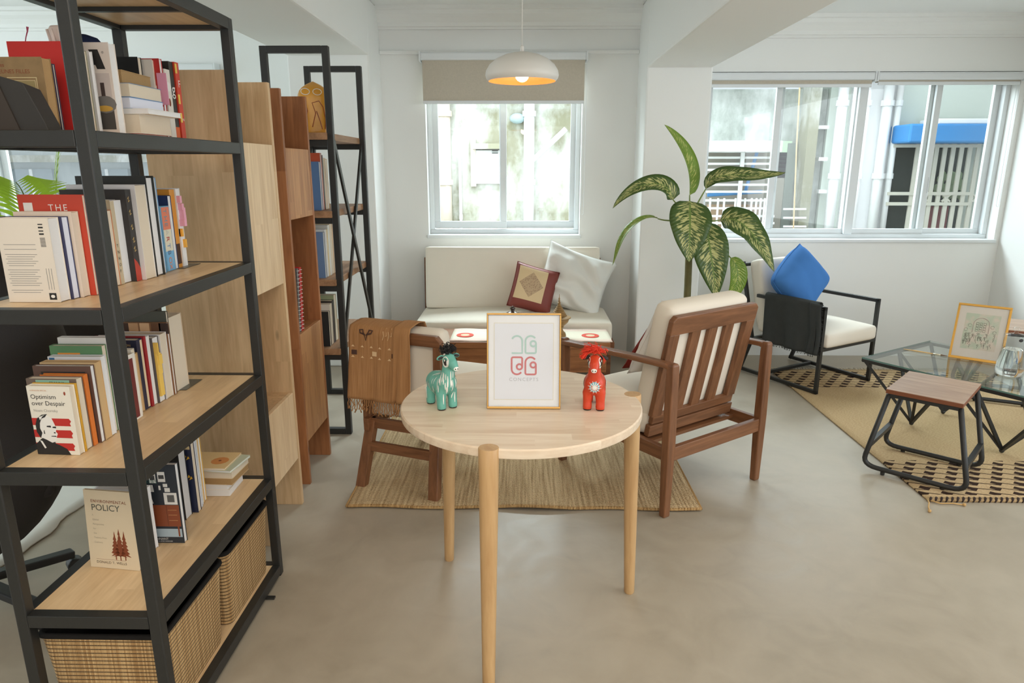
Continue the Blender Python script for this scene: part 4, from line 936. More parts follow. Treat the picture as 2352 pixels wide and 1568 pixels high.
def sgn(pts, mat, wd=.0056, closed=False, dep=.0002):
    q = [TILT @ Vector((x, dep, z)) for x, z in pts]; nrm = TILT @ Vector((0, 1, 0))
    mb = MB()
    n = len(q); vs = []; 
    for i in range(n):
        if closed: d = (q[(i + 1) % n] - q[i - 1]).normalized()
        else: d = ((q[min(i + 1, n - 1)] - q[i]).normalized() + (q[i] - q[max(i - 1, 0)]).normalized()).normalized()
        s = d.cross(nrm).normalized() * wd / 2; vs += [q[i] - s, q[i] + s]
    fs = [(2 * i, 2 * ((i + 1) % n), 2 * ((i + 1) % n) + 1, 2 * i + 1) for i in range(n if closed else n - 1)]
    mb.add(vs, fs); return mb.build('logo_stroke', mat, pp)
MINT = plain('mint_print', (178, 208, 200), .6); ROSE = plain('rose_print', (206, 116, 116), .6)
def arc(cx, cz, r, a0, a1, n=14): return [(cx + r * math.cos(math.radians(a0 + (a1 - a0) * i / n)), cz + r * math.sin(math.radians(a0 + (a1 - a0) * i / n))) for i in range(n + 1)]
# four letter shapes, each in a 0.036 x 0.054 cell
def cell(cx, cz): return lambda L: [(cx + x, cz + z) for x, z in L]
W2, H2 = .0165, .027
c1 = cell(-.0215, .2035); c2 = cell(.0215, .2035); c3 = cell(-.0215, .1365); c4 = cell(.0215, .1365)
sgn(c1(arc(0, H2 - W2, W2, 155, 0) + [(W2, -H2), (-W2, -H2)]), MINT)
G_ = arc(0, H2 - W2, W2, 35, 180) + [(-W2, -H2 + .005)] + arc(-W2 + .005, -H2 + .005, .005, 180, 270, 5) + arc(W2 - .005, -H2 + .005, .005, 270, 360, 5) + [(W2, .003)]
GR = arc(W2 - .0085, .003, .0085, 0, 340, 17)
sgn(c2(G_), MINT); sgn(c4(G_), ROSE); sgn(c2(GR), MINT, dep=-.0003, closed=True); sgn(c4(GR), ROSE, dep=-.0003, closed=True)
E_ = arc(0, -H2 + W2, W2, -35, -180) + [(-W2, H2 - .005)] + arc(-W2 + .005, H2 - .005, .005, 180, 90, 5) + arc(W2 - .005, H2 - .005, .005, 90, 0, 5) + [(W2, -.003)]
sgn(c3(E_), ROSE); sgn(c3(arc(W2 - .0085, -.003, .0085, 0, -340, 17)), ROSE, dep=-.0003, closed=True)
mb = MB(); text_geo('CONCEPTS', .0155, mb, lambda x, y: TILT @ Vector((x, .0003, .0885 + y)), 1.25, 'CENTER'); mb.build('lettering', plain('pale_grey_ink', (186, 186, 192), .6), pp)
fbox('pane', (-hw + .004, -.0012, .006), (hw - .004, -.0004, FH - .006), thin_glass('picture_glass', (.985, .985, .985), .035))
MB().bar(TILT @ Vector((0, .012, FH * .7)), (0, .145, .003), .05, .004, (0, 0, 1)).build('easel_back', plain('black_backing', (40, 38, 38), .7), fr)

# ---- two painted papier mache giraffes
def bake(o):
    dg = bpy.context.evaluated_depsgraph_get(); me = bpy.data.meshes.new_from_object(o.evaluated_get(dg)); mt = list(o.data.materials)
    o.modifiers.clear(); o.data = me
    for p in me.polygons: p.use_smooth = True
    return o
def skin(name, vs, es, rad, mat, parent, root=0, vox=.0026):
    "one continuous body: tapered limbs fused by a voxel remesh and smoothed"
    mb = MB()
    for (i, j) in es:
        p, q = Vector(vs[i]), Vector(vs[j]); mb.tube([p.lerp(q, k / 4) for k in range(5)], [rad[i] + (rad[j] - rad[i]) * k / 4 for k in range(5)], 14)
    for p, r in zip(vs, rad): mb.sphere(p, r, 14, 10)
    o = mb.build(name, mat, parent)
    m = o.modifiers.new('r', 'REMESH'); m.mode = 'VOXEL'; m.voxel_size = vox
    m = o.modifiers.new('s', 'SMOOTH'); m.iterations = 8; m.factor = .6
    return bake(o)
def giraffe(label, loc, rz, body_mat, hoof_mat, flip=1):
    r = thing('toy_giraffe', label, 'toy giraffe', loc, rz, 'painted toy giraffes on the round table'); r.scale = (1.06, 1.06, 1.13)
    # local: faces -y (towards the camera), x sideways
    vs = [(0, .030, .062), (0, .052, .060), (0, .004, .066), (0, -.018, .072), (0, -.026, .098), (0, -.030, .122), (0, -.036, .140), (0, -.056, .134), (0, -.068, .126),
          (.017, .050, .040), (.018, .052, .018), (.018, .052, .004), (-.017, .050, .040), (-.018, .052, .018), (-.018, .052, .004),
          (.018, -.014, .046), (.019, -.016, .020), (.019, -.018, .004), (-.018, -.014, .046), (-.019, -.016, .020), (-.019, -.018, .004)]
    es = [(0, 1), (0, 2), (2, 3), (3, 4), (4, 5), (5, 6), (6, 7), (7, 8), (1, 9), (9, 10), (10, 11), (1, 12), (12, 13), (13, 14), (3, 15), (15, 16), (16, 17), (3, 18), (18, 19), (19, 20)]
    rad = [.034, .030, .033, .030, .0205, .0175, .0205, .0150, .0115, .0165, .0140, .0140, .0165, .0140, .0140, .0165, .0135, .0140, .0165, .0135, .0140]
    b = skin('body', vs, es, rad, body_mat, r)
    zmin = min(v.co.z for v in b.data.vertices)
    for v in b.data.vertices:
        v.co.z -= zmin + .006
        v.co.z = max(0, v.co.z)
    bm = bmesh.new(); bm.from_mesh(b.data); bv = BVHTree.FromBMesh(bm)
    def hit(o, d):
        h = bv.ray_cast(Vector(o), Vector(d).normalized()); return (h[0], h[1]) if h[0] is not None else (None, None)
    def stroke(path, w, mat, name='paint_stroke', lift=.0007):
        "path: (angle about the vertical axis at y=cy, z) painted on the surface; widths taper at the ends"
        P = []
        for (o, d) in path:
            h, n = hit(o, d)
            if h is None: return
            P.append((h + n * lift, n))
        vs = []; m = len(P)
        for i, (p, n) in enumerate(P):
            t = (P[min(i + 1, m - 1)][0] - P[max(i - 1, 0)][0]).normalized(); s = n.cross(t).normalized(); k = w * (.35 + .65 * math.sin(PI * (i + .3) / (m - .4)))
            vs += [p - s * k, p + s * k]
        MB().add(vs, [(2 * i, 2 * i + 1, 2 * i + 3, 2 * i + 2) for i in range(m - 1)]).build(name, mat, b)
    def disc(o, d, rx, ry, mat, name, lift=.0009, n=16):
        h, nn = hit(o, d)
        if h is None: return None
        u = Vector((0, 0, 1)) - nn * nn.z; u.normalize(); s = nn.cross(u)
        vs = [h + nn * lift]; 
        for i in range(n):
            a = 2 * PI * i / n; q = h + s * (rx * math.cos(a)) + u * (ry * math.sin(a)); f = bv.find_nearest(q)
            vs.append(f[0] + f[1] * lift)
        MB().add(vs, [(0, 1 + i, 1 + (i + 1) % n) for i in range(n)]).build(name, mat, b); return h, nn
    for (x, y) in ((.018, .052), (-.018, .052), (.019, -.018), (-.019, -.018)): MB().lathe([(.0118, 0), (.0128, .003), (.0122, .006)], (x, y, 0), 14).build('hoof', hoof_mat, b, smooth=True)
    return r, b, stroke, disc, hit
TURQ = plain('turquoise_paint', (104, 172, 156), .5, bump=.3, bscale=60, var=.10, vscale=40); WPT = plain('white_paint', (238, 236, 228), .5); BPT = plain('black_paint', (34, 30, 28), .5)
RDP = plain('red_paint', (206, 66, 34), .4, bump=.3, bscale=60, var=.12, vscale=40); LBP = plain('light_blue_paint', (132, 184, 196), .5)
def eyes(disc, b, dirs):
    for sx in (-1, 1):
        disc((sx * .06, -.046, .143), (-sx, .05, 0), .0150, .0180, WPT, 'eye_white', .0008)
        disc((sx * .06, -.0465, .142), (-sx, .05, 0), .0055, .0105, BPT, 'pupil', .0014)
        disc((sx * .06, -.0455, .147), (-sx, .05, 0), .0020, .0030, WPT, 'eye_glint', .0019)
    disc((0, -.12, .128), (0, 1, 0), .0105, .0065, WPT, 'muzzle', .0008)
    for sx in (-1, 1): disc((sx * .0035, -.12, .128), (0, 1, 0), .0016, .0014, BPT, 'nostril', .0014)
def ears(r, b, mat, mat2):
    for sx in (-1, 1):
        M = Matrix.Rotation(sx * .25, 3, 'Y'); MB().sphere((sx * .026, -.030, .153), (.013, .004, .0065), 10, 6, M).build('ear', mat, b, smooth=True)
        MB().sphere((sx * .027, -.0335, .153), (.009, .002, .004), 10, 6, M).build('ear_inner', mat2, b, smooth=True)
r, b, stroke, disc, hit = giraffe('turquoise toy giraffe with white drips and black yarn hair', (-.252, 2.052, TZ + .0005), .62, TURQ, BPT)
eyes(disc, b, None); ears(r, b, TURQ, BPT)
random.seed(11)
for k in range(64):
    a = random.uniform(0, 2 * PI); zt = random.uniform(.05, .122); ln = random.uniform(.015, .034)
    if zt > .085: cy = -.024
    else: cy = random.choice((-.012, .01, .03, .05))
    d = Vector((-math.cos(a), -math.sin(a), 0)); stroke([(Vector((math.cos(a) * .12, cy + math.sin(a) * .12, zt - ln * i / 6)), d) for i in range(7)], random.uniform(.0009, .0022), WPT)
for (x, y) in ((.019, -.06), (-.019, -.06), (.06, .05), (-.06, .05)):
    d = (0, 1, 0) if y < 0 else (-1 if x > 0 else 1, 0, 0); stroke([(Vector((x, y, .048 - .006 * i)), d) for i in range(6)], .0017, WPT)
hair = MB(); random.seed(5)
for k in range(70):
    c = Vector((random.uniform(-.018, .018), -.030 + random.uniform(-.014, .014), .168 + random.uniform(-.004, .016))); rr = random.uniform(.004, .008); ax = Vector((random.uniform(-1, 1), random.uniform(-1, 1), random.uniform(-1, 1))).normalized(); u = ax.orthogonal().normalized(); v = ax.cross(u)
    hair.tube([c + (u * math.cos(t * .9) + v * math.sin(t * .9)) * rr + ax * (t * .0006) for t in range(9)], .0008, 4)
for k in range(6): hair.tube([(0.008, -.03, .172), (.014 + k * .002, -.03, .180 + .001 * k), (.020 + k * .002, -.034 + k * .002, .184)], .0007, 4)
stuff(hair.build('yarn_hair', plain('black_yarn', (30, 28, 28), .9), r))
r, b, stroke, disc, hit = giraffe('red toy giraffe with blue flower wheels and red yarn hair', (.223, 2.052, TZ + .0005), -.14, RDP, BPT)
eyes(disc, b, None); ears(r, b, BPT, BPT)
def wheel(o, d, rad):
    h = disc(o, d, rad, rad, LBP, 'painted_wheel', .0008, 20)
    if not h: return
    p, n = h; u = (Vector((0, 0, 1)) - n * n.z).normalized(); s = n.cross(u)
    for k in range(6):
        a = PI * k / 6 + .2; dr = s * math.cos(a) + u * math.sin(a); path = []
        for i in range(9): q = p + dr * (rad * 1.15 * (i / 4 - 1)); path.append((q + n * .05, -n))
        stroke(path, .0013, WPT, 'wheel_spoke', .0014)
wheel((0.002, -.15, .070), (0, 1, .02), .0165); wheel((.12, .022, .060), (-1, 0, .05), .0165); wheel((-.12, .022, .060), (1, 0, .05), .0165)
hair = MB(); random.seed(9)
for k in range(150):
    s0 = Vector((random.gauss(.002, .010), -.032 + random.gauss(0, .009), .166 + random.uniform(0, .004))); dr = Vector((random.gauss(-.6, .8), random.gauss(-.2, .5), random.uniform(.2, 1.0))).normalized(); ln = random.uniform(.012, .034)
    p1 = s0 + dr * ln * .5 + Vector((0, 0, .006)); p2 = s0 + dr * ln + Vector((-.004, 0, -.004)); hair.tube([s0, p1, p2], [.0009, .0009, .0007], 4)
for k in range(45):
    s0 = Vector((-.010 + random.gauss(0, .003), -.034 + random.gauss(0, .003), .172)); hair.tube([s0, s0 + Vector((-.014, -.003, -.002 + random.gauss(0, .002))), s0 + Vector((-.026 + random.gauss(0, .003), -.006 + random.gauss(0, .003), -.018 + random.gauss(0, .003)))], .0009, 4)
for k in range(4): hair.tube([(.014, -.036, .165), (.024, -.038, .156), (.026 + .002 * k, -.040, .138 + .003 * k)], .0007, 4)
stuff(hair.build('yarn_hair', plain('red_yarn', (224, 60, 34), .85), r))

# ================================================================ sofa against the back wall
SOFA = cloth('cream_upholstery', (230, 223, 208), var=.04, weave=700, bump=.15)
SW = wood('sofa_teak', (92, 56, 34), (142, 92, 58), along=0, across=1, rough=.45)
so = thing('sofa', 'low cream two seat sofa with wooden frame under the window', 'sofa', (-.08, 5.0, 0))
MB().soft((-.075, 4.985, .365), (.70, .285, .072), .025, 10, (0, 0, .035)).build('seat_cushion', SOFA, so, smooth=True, org='world')
MB().soft((-.09, 0, 0), (.665, .075, .235), .022, 10, (0, .015, .0), Matrix.Translation((0, 5.235, .672)) @ Matrix.Rotation(math.radians(-7), 4, 'X')).build('back_cushion', SOFA, so, smooth=True, org='world')
MB().box((-.79, 4.715, .245), (.645, 5.30, .292)).build('seat_frame', SW, so, bevel=.004, org='world')
MB().box((-.79, 0, 0), (.60, .022, .56), Matrix.Translation((0, 5.325, .25)) @ Matrix.Rotation(math.radians(-5), 4, 'X')).build('back_frame', SW, so, bevel=.004, org='world')
for x in (-.74, .60):
    for y in (4.76, 5.26): MB().box((x - .025, y - .025, 0), (x + .025, y + .025, .246)).build('leg', SW, so, bevel=.003, org='world')
def pillow(name, label, cat, c, X, Zv, th, mat, w, h, wr=0.0, seed=1, pinch=.10, n=22, group=None, flop=0.0):
    "square cushion centred at c, X/Zv its edge directions, th half thickness"
    X = Vector(X).normalized(); Zv = Vector(Zv); Zv = (Zv - X * Zv.dot(X)).normalized(); Nn = X.cross(Zv)
    r = thing(name, label, cat, c, 0, group); b = MB()
    def sh(sg):
        def f(i, j):
            u = 2 * i - 1; v = 2 * j - 1
            uu = u * (1 - pinch * (1 - v * v) * abs(u)); vv = v * (1 - pinch * (1 - u * u) * abs(v))
            d = th * ((1 - u ** 4) * (1 - v ** 4)) ** .55
            wn = 0
            if wr:
                q = Vector((u * 1.4 + seed, v * 1.4, seed * 2.1)); wn = wr * (noise.noise(q * 1.5) + .6 * math.sin((u * 1.6 + v * 3.2 + noise.noise(q)) * 3.0)) * (1 - u ** 6) * (1 - v ** 6)
            p = X * (uu * w / 2) + Zv * (vv * h / 2) + Nn * (sg * d + wn * sg) - Nn * flop * (u * u * v * v)
            return p
        return f
    b.grid(n, n, sh(-1), uv=True); b2 = len(b.v); b.grid(n, n, lambda i, j: sh(1)(1 - i, j), uv=True)
    o = b.build('cover', mat, r, smooth=True, fix=False)
    bm = bmesh.new(); bm.from_mesh(o.data); bmesh.ops.remove_doubles(bm, verts=bm.verts, dist=1e-5); bmesh.ops.recalc_face_normals(bm, faces=bm.faces); bm.to_mesh(o.data); bm.free()
    edge = []
    for k in range(4 * 16):
        s_, t_ = divmod(k, 16); t_ = t_ / 16 * 2 - 1
        u, v = ((t_, -1), (1, t_), (-t_, 1), (-1, -t_))[s_]
        uu = u * (1 - pinch * (1 - v * v) * abs(u)); vv = v * (1 - pinch * (1 - u * u) * abs(v)); edge.append(X * (uu * w / 2) + Zv * (vv * h / 2) - Nn * flop * (u * u * v * v))
    MB().tube(edge, .0022, 5, closed=True).build('seam', mat, r, smooth=True)
    return r
def panel_pillow_mat():
    m, nt, p = _mat('patchwork_silk'); L = nt.links.new
    uv = N(nt, 'ShaderNodeUVMap'); sp = N(nt, 'ShaderNodeSeparateXYZ'); L(uv.outputs[0], sp.inputs[0])
    def rng(src, a, b):
        g = N(nt, 'ShaderNodeMath', operation='GREATER_THAN'); L(src, g.inputs[0]); g.inputs[1].default_value = a
        l = N(nt, 'ShaderNodeMath', operation='LESS_THAN'); L(src, l.inputs[0]); l.inputs[1].default_value = b
        q = N(nt, 'ShaderNodeMath', operation='MULTIPLY'); L(g.outputs[0], q.inputs[0]); L(l.outputs[0], q.inputs[1]); return q.outputs[0]
    def mul(a, b): q = N(nt, 'ShaderNodeMath', operation='MULTIPLY'); L(a, q.inputs[0]); L(b, q.inputs[1]); return q.outputs[0]
    def add(a, b, s=1): q = N(nt, 'ShaderNodeMath', operation='MULTIPLY_ADD'); L(b, q.inputs[0]); q.inputs[1].default_value = s; L(a, q.inputs[2]); return q.outputs[0]
    pan = mul(rng(sp.outputs[0], .26, .93), rng(sp.outputs[1], .20, .93))
    s = add(sp.outputs[0], sp.outputs[1]); d = add(sp.outputs[0], sp.outputs[1], -1)
    dia = mul(rng(s, .86, 1.44), rng(d, -.25, .31))
    ch = N(nt, 'ShaderNodeTexVoronoi'); ch.inputs['Scale'].default_value = 34; L(uv.outputs[0], ch.inputs['Vector'])
    r1 = N(nt, 'ShaderNodeValToRGB'); r1.color_ramp.elements[0].color = srgb((120, 88, 66)); r1.color_ramp.elements[1].color = srgb((186, 160, 126)); r1.color_ramp.elements[1].position = .5; L(ch.outputs['Distance'], r1.inputs[0])
    m1 = N(nt, 'ShaderNodeMix', data_type='RGBA'); L(pan, m1.inputs[0]); m1.inputs[6].default_value = srgb((122, 52, 42)); m1.inputs[7].default_value = srgb((216, 192, 150))
    m2 = N(nt, 'ShaderNodeMix', data_type='RGBA'); L(dia, m2.inputs[0]); L(m1.outputs[2], m2.inputs[6]); L(r1.outputs[0], m2.inputs[7]); L(m2.outputs[2], p.inputs['Base Color'])
    p.inputs['Roughness'].default_value = .55; return m
pillow('patterned_cushion', 'small maroon cushion with beige diamond patch on the sofa', 'cushion', (.068, 4.955, .632), (.302, .02, -.085), (.125, .10, .30), .05, panel_pillow_mat(), .325, .335, seed=3, pinch=.05)
pillow('white_cushion', 'large crumpled white cushion leaning in the sofa corner', 'cushion', (.372, 5.085, .672), (.50, -.02, -.175), (.16, .12, .46), .085, cloth('crumpled_linen', (226, 226, 220), var=.04, weave=500), .53, .465, wr=.026, seed=2, pinch=.10, n=34)

# ================================================================ coffee table with runner
CTW = wood('coffee_table_wood', (112, 70, 42), (170, 116, 74), along=0, across=1, rough=.4)
ct = thing('coffee_table', 'brown wooden coffee table with deep front panel before the sofa', 'coffee table', (0, 4.48, 0))
CZ = .398
MB().box((-.575, 4.285, CZ - .042), (.56, 4.665, CZ)).build('table_top', CTW, ct, bevel=.004, org='world')
MB().box((-.555, 4.305, .19), (.54, 4.327, CZ - .042)).build('front_panel', CTW, ct, bevel=.002, org='world'); MB().box((-.555, 4.625, .19), (.54, 4.647, CZ - .042)).build('back_panel', CTW, ct, org='world')
for x in (-.555, .518): MB().box((x, 4.327, .19), (x + .022, 4.625, CZ - .042)).build('side_panel', CTW, ct, org='world')
MB().box((-.535, 4.327, .19), (.52, 4.625, .205)).build('bottom_panel', CTW, ct, org='world')
for x in (-.52, .505):
    for y in (4.34, 4.61): MB().box((x - .022, y - .022, 0), (x + .022, y + .022, .19)).build('leg', plain('dark_leg', (44, 34, 28), .6), ct, org='world')
def runner_mat():
    m, nt, p = _mat('striped_runner'); L = nt.links.new
    tc = N(nt, 'ShaderNodeTexCoord'); sp = N(nt, 'ShaderNodeSeparateXYZ'); L(tc.outputs['Object'], sp.inputs[0])
    ab = N(nt, 'ShaderNodeMath', operation='ABSOLUTE'); L(sp.outputs[1], ab.inputs[0])
    r = N(nt, 'ShaderNodeValToRGB'); r.color_ramp.interpolation = 'CONSTANT'; e = r.color_ramp.elements
    e[0].color = srgb((228, 222, 200)); e[1].position = .63; e[1].color = srgb((222, 186, 170)); 
    for q, col in ((.69, (232, 226, 206)), (.82, (222, 176, 164)), (.92, (230, 222, 204))): x = e.new(q); x.color = srgb(col)
    mu = N(nt, 'ShaderNodeMath', operation='DIVIDE'); L(ab.outputs[0], mu.inputs[0]); mu.inputs[1].default_value = .175; L(mu.outputs[0], r.inputs[0]); L(r.outputs[0], p.inputs['Base Color'])
    p.inputs['Roughness'].default_value = .9; return m
rn = thing('table_runner', 'cream and pink striped runner with red rings on the coffee table', 'table runner', (.045, 4.475, CZ + .0005))
rm = MB().grid(40, 10, lambda i, j: ((2 * i - 1) * .53, (2 * j - 1) * .175 + .004 * math.sin(i * 25), .0025 + .0012 * math.sin(i * 31 + j * 5)))
rm.build('cloth', runner_mat(), rn, smooth=True, solid=.002)
ORG = plain('red_ring_print', (216, 74, 52), .8); CRM = plain('ring_centre', (226, 206, 170), .8)
for x in (-.44, -.165, .11, .40):
    q = MB().lathe([(.058, .004), (.058, .0068), (.030, .0070)], (x, -.02, 0), 24, close=False); q.build('red_ring', ORG, rn); MB().lathe([(.031, .0055), (.030, .0064), (.001, .0066)], (x, -.02, 0), 24, close=False).build('ring_centre', CRM, rn)
pg = thing('pagoda_vessel', 'golden ribbed pagoda shaped vessel on the coffee table', 'vessel', (.232, 4.43, CZ + .008))
PGM = plain('gilded_bamboo', (150, 118, 72), .5, .15, bump=.5, bscale=120, var=.15, vscale=60)
base = [(.048, 0), (.050, .004), (.046, .010), (.049, .014), (.043, .020), (.045, .024), (.034, .032), (.028, .044), (.026, .054), (.032, .060), (.034, .064), (.030, .068), (.046, .082), (.060, .096), (.064, .104), (.066, .112), (.064, .118)]
smooth_by_angle(MB().lathe(base, seg=28).build('bowl', PGM, pg), .5)
lid = [(.066, .118), (.074, .122), (.080, .126), (.079, .130), (.052, .140)]
for i in range(7): rr = .050 - i * .0062; zz = .140 + i * .0105; lid += [(rr, zz), (rr + .003, zz + .002), (rr - .003, zz + .0085)]
lid += [(.010, .216), (.006, .222), (.012, .227), (.005, .232), (.007, .238), (.0035, .246), (.0055, .252), (.0022, .262), (.0012, .283), (.0003, .285)]
lo = MB().lathe(lid, seg=28).build('lid', PGM, pg); smooth_by_angle(lo, .5)
bw = thing('lidded_bowl', 'dark lidded bowl mostly hidden behind the gold framed sign', 'bowl', (-.075, 4.42, CZ + .008))
DKB = plain('dark_lacquer', (64, 48, 36), .3)
smooth_by_angle(MB().lathe([(.05, 0), (.052, .01), (.04, .02), (.075, .06), (.085, .11), (.08, .125)], seg=28).build('bowl', DKB, bw), .5)
smooth_by_angle(MB().lathe([(.086, .125), (.086, .13), (.06, .150), (.03, .165), (.012, .170), (.010, .178), (.018, .186), (.016, .194), (.006, .204), (.001, .205)], seg=28).build('lid', DKB, bw), .5)

# ================================================================ pendant lamp
lp = thing('pendant_lamp', 'white dome pendant lamp with glowing bulb hanging from the ceiling', 'lamp', (-.014, 3.4, 1.888))
LWH = plain('lamp_enamel', (226, 222, 214), .4)
outer = [(.157, 0), (.168, .012), (.172, .026), (.169, .044), (.152, .072), (.122, .096), (.082, .114), (.04, .124), (.012, .127), (.006, .128)]
lo = MB().lathe(outer, seg=48, close=False).build('shade', LWH, lp, smooth=True)
inner = [(.157, 0), (.165, .014), (.168, .027), (.164, .044), (.148, .069), (.119, .092), (.08, .110), (.04, .119), (.006, .122)]
im = MB().lathe(inner, seg=48, close=False); im.f = [f[::-1] for f in im.f]; im.build('shade_lining', plain('lamplit_orange_lining', (238, 160, 92), .5), lp, smooth=True)  # the bulb's orange glow inside the shade is put into this colour
MB().lathe([(.022, .122), (.022, .085), (.018, .075)], seg=20).build('socket', LWH, lp, smooth=True)
em, nt, p = _mat('lit_bulb'); p.inputs['Emission Color'].default_value = (1, .86, .66, 1); p.inputs['Emission Strength'].default_value = 4; p.inputs['Base Color'].default_value = (1, 1, 1, 1)
MB().lathe([(.014, .078), (.020, .060), (.030, .038), (.032, .026), (.029, .012), (.020, .002), (.008, -.003), (.001, -.0035)], seg=24).build('bulb', em, lp, smooth=True)
MB().lathe([(.010, .127), (.009, .150), (.004, .156)], seg=16).build('cable_cap', LWH, lp, smooth=True)
MB().tube([(0, 0, .15), (0, 0, CEIL - 1.888)], .0022, 8).build('cable', LWH, lp, smooth=True)
MB().lathe([(.05, CEIL - 1.888 - .03), (.05, CEIL - 1.888)], seg=24).build('ceiling_rose', LWH, lp, smooth=True)
pl = bpy.data.lights.new('pendant_bulb_light', 'POINT'); pl.energy = 1.6; pl.color = (1, .78, .52); pl.shadow_soft_size = .03
po = bpy.data.objects.new('pendant_bulb_light', pl); COL.objects.link(po); po.location = (-.014, 3.4, 1.878)
# ================================================================ brown wooden armchair seen from behind
CHW = wood('armchair_teak', (92, 58, 36), (142, 96, 64), along=2, across=0, rough=.4)
CHWX = wood('armchair_teak_rail', (92, 58, 36), (142, 96, 64), along=0, across=2, rough=.4)
CHWY = wood('armchair_teak_side', (92, 58, 36), (142, 96, 64), along=1, across=2, rough=.4)
CUSH = cloth('off_white_cushion', (228, 218, 202), var=.03, weave=700, bump=.12)
ac = thing('wooden_armchair', 'brown wooden armchair with slatted back and white cushions, right of the round table', 'armchair', (.885, 2.942, 0), math.radians(36.2))
HWD = .322
def post(x, y, z1, s0=.046, s1=.040):
    b = MB(); n = 4
    prof = [(0, .82), (.24, 1.0), (.34, 1.05), (z1 - .05, .98), (z1 - .012, .92), (z1, .7)]
    R = []
    for z, k in prof: w_, d_ = s0 * k / 2, s1 * k / 2; R.append([(x - w_, y - d_, z), (x + w_, y - d_, z), (x + w_, y + d_, z), (x - w_, y + d_, z)])
    b.v = [Vector(p) for q in R for p in q]
    for i in range(len(R) - 1):
        for j in range(4): j2 = (j + 1) % 4; b.f.append((i * 4 + j, i * 4 + j2, (i + 1) * 4 + j2, (i + 1) * 4 + j))
    b.f += [(3, 2, 1, 0), tuple(4 * (len(R) - 1) + j for j in range(4))]
    return b.build('leg', CHW, ac, bevel=.006, seg=2)
for sx in (-1, 1): post(sx * HWD, 0, .705); post(sx * HWD, .71, .672)
for sx in (-1, 1):
    pts = [(sx * HWD, -.012, .690), (sx * HWD, .03, .702), (sx * (HWD + .004), .25, .694), (sx * HWD, .5, .676), (sx * HWD, .70, .662), (sx * HWD, .735, .648)]
    b = MB()
    for i in range(len(pts) - 1): pass
    n = len(pts); wds = [.040, .046, .052, .056, .054, .040]; R = []
    for (p, w_) in zip(pts, wds): R += [(p[0] - w_ / 2, p[1], p[2] - .024), (p[0] + w_ / 2, p[1], p[2] - .024), (p[0] + w_ / 2, p[1], p[2]), (p[0] - w_ / 2, p[1], p[2])]
    b.v = [Vector(p) for p in R]
    for i in range(n - 1):
        for j in range(4): j2 = (j + 1) % 4; b.f.append((i * 4 + j, i * 4 + j2, (i + 1) * 4 + j2, (i + 1) * 4 + j))
    b.f += [(3, 2, 1, 0), tuple(4 * (n - 1) + j for j in range(4))]
    b.build('armrest', CHWY, ac, bevel=.008, seg=3, fix=True)
    MB().box((sx * HWD - .013, .02, .262), (sx * HWD + .013, .69, .325)).build('side_rail', CHWY, ac, bevel=.003)
MB().box((-HWD + .02, -.013, .262), (HWD - .02, .013, .325)).build('rear_rail', CHWX, ac, bevel=.003)
MB().box((-HWD + .02, .697, .262), (HWD - .02, .723, .325)).build('front_rail', CHWX, ac, bevel=.003)
MB().box((-HWD + .013, .14, .285), (HWD - .013, .66, .300)).build('seat_deck', CHWX, ac)
# leaning back: hinge at y=.16, z=.31
BM = Matrix.Translation((0, .165, .318)) @ Matrix.Rotation(math.radians(11.4), 4, 'X')
BH = .583
bw_ = .290
MB().box((-bw_, -.014, 0), (bw_, .014, .055), BM).build('back_rail', CHWX, ac, bevel=.003); MB().box((-bw_ + .01, -.012, .062), (bw_ - .01, .012, .105), BM).build('back_rail', CHWX, ac, bevel=.003)
tr = MB().prism([(-bw_, BH - .085), (bw_, BH - .085), (bw_, BH - .02), (bw_ - .02, BH), (-bw_ + .02, BH), (-bw_, BH - .02)], lambda p: BM @ Vector((p[0], -.014, p[1])), lambda p: BM @ Vector((p[0], .014, p[1])))
tr.build('back_rail', CHWX, ac, bevel=.004, fix=True)
for sx in (-1, 1): MB().box((sx * bw_ - sx * .062, -.013, .10), (sx * bw_, .013, BH - .083), BM).build('back_stile', CHW, ac, bevel=.003)
for k in range(3):
    x = -.114 + k * .114; MB().box((x - .029, -.009, .10), (x + .029, .009, BH - .083), BM).build('slat', CHW, ac, bevel=.002)
MB().soft((0, .078, .325), (.272, .060, .287), .045, 10, (0, .012, 0), BM).build('back_cushion', CUSH, ac, smooth=True)
MB().soft((0, .455, .365), (.285, .285, .058), .04, 10, (0, 0, .02)).build('seat_cushion', CUSH, ac, smooth=True)
def w2(o, p): return Matrix.Translation(o.location) @ Matrix.Rotation(o.rotation_euler.z, 4, 'Z') @ Vector(p)
cx = w2(ac, (-.235, .30, .615)); ux = Matrix.Rotation(ac.rotation_euler.z, 3, 'Z')
pillow('white_scatter_cushion', 'white scatter cushion standing on the seat of the right wooden armchair', 'cushion', w2(ac, (-.035, .305, .705)), ux @ Vector((.95, .12, -.20)), ux @ Vector((.09, -.11, .355)), .045, cloth('white_cotton', (232, 228, 222), var=.03), .35, .38, wr=.006, seed=5, pinch=.08)
pillow('red_scatter_cushion', 'dark red cushion corner peeking above the right wooden armchair', 'cushion', w2(ac, (.05, .395, .665)), ux @ Vector((.361, -.585, 1.23)), ux @ Vector((-1.36, -.155, .33)), .04, cloth('dark_red_cotton', (124, 46, 38), var=.05), .36, .36, seed=6, pinch=.06)

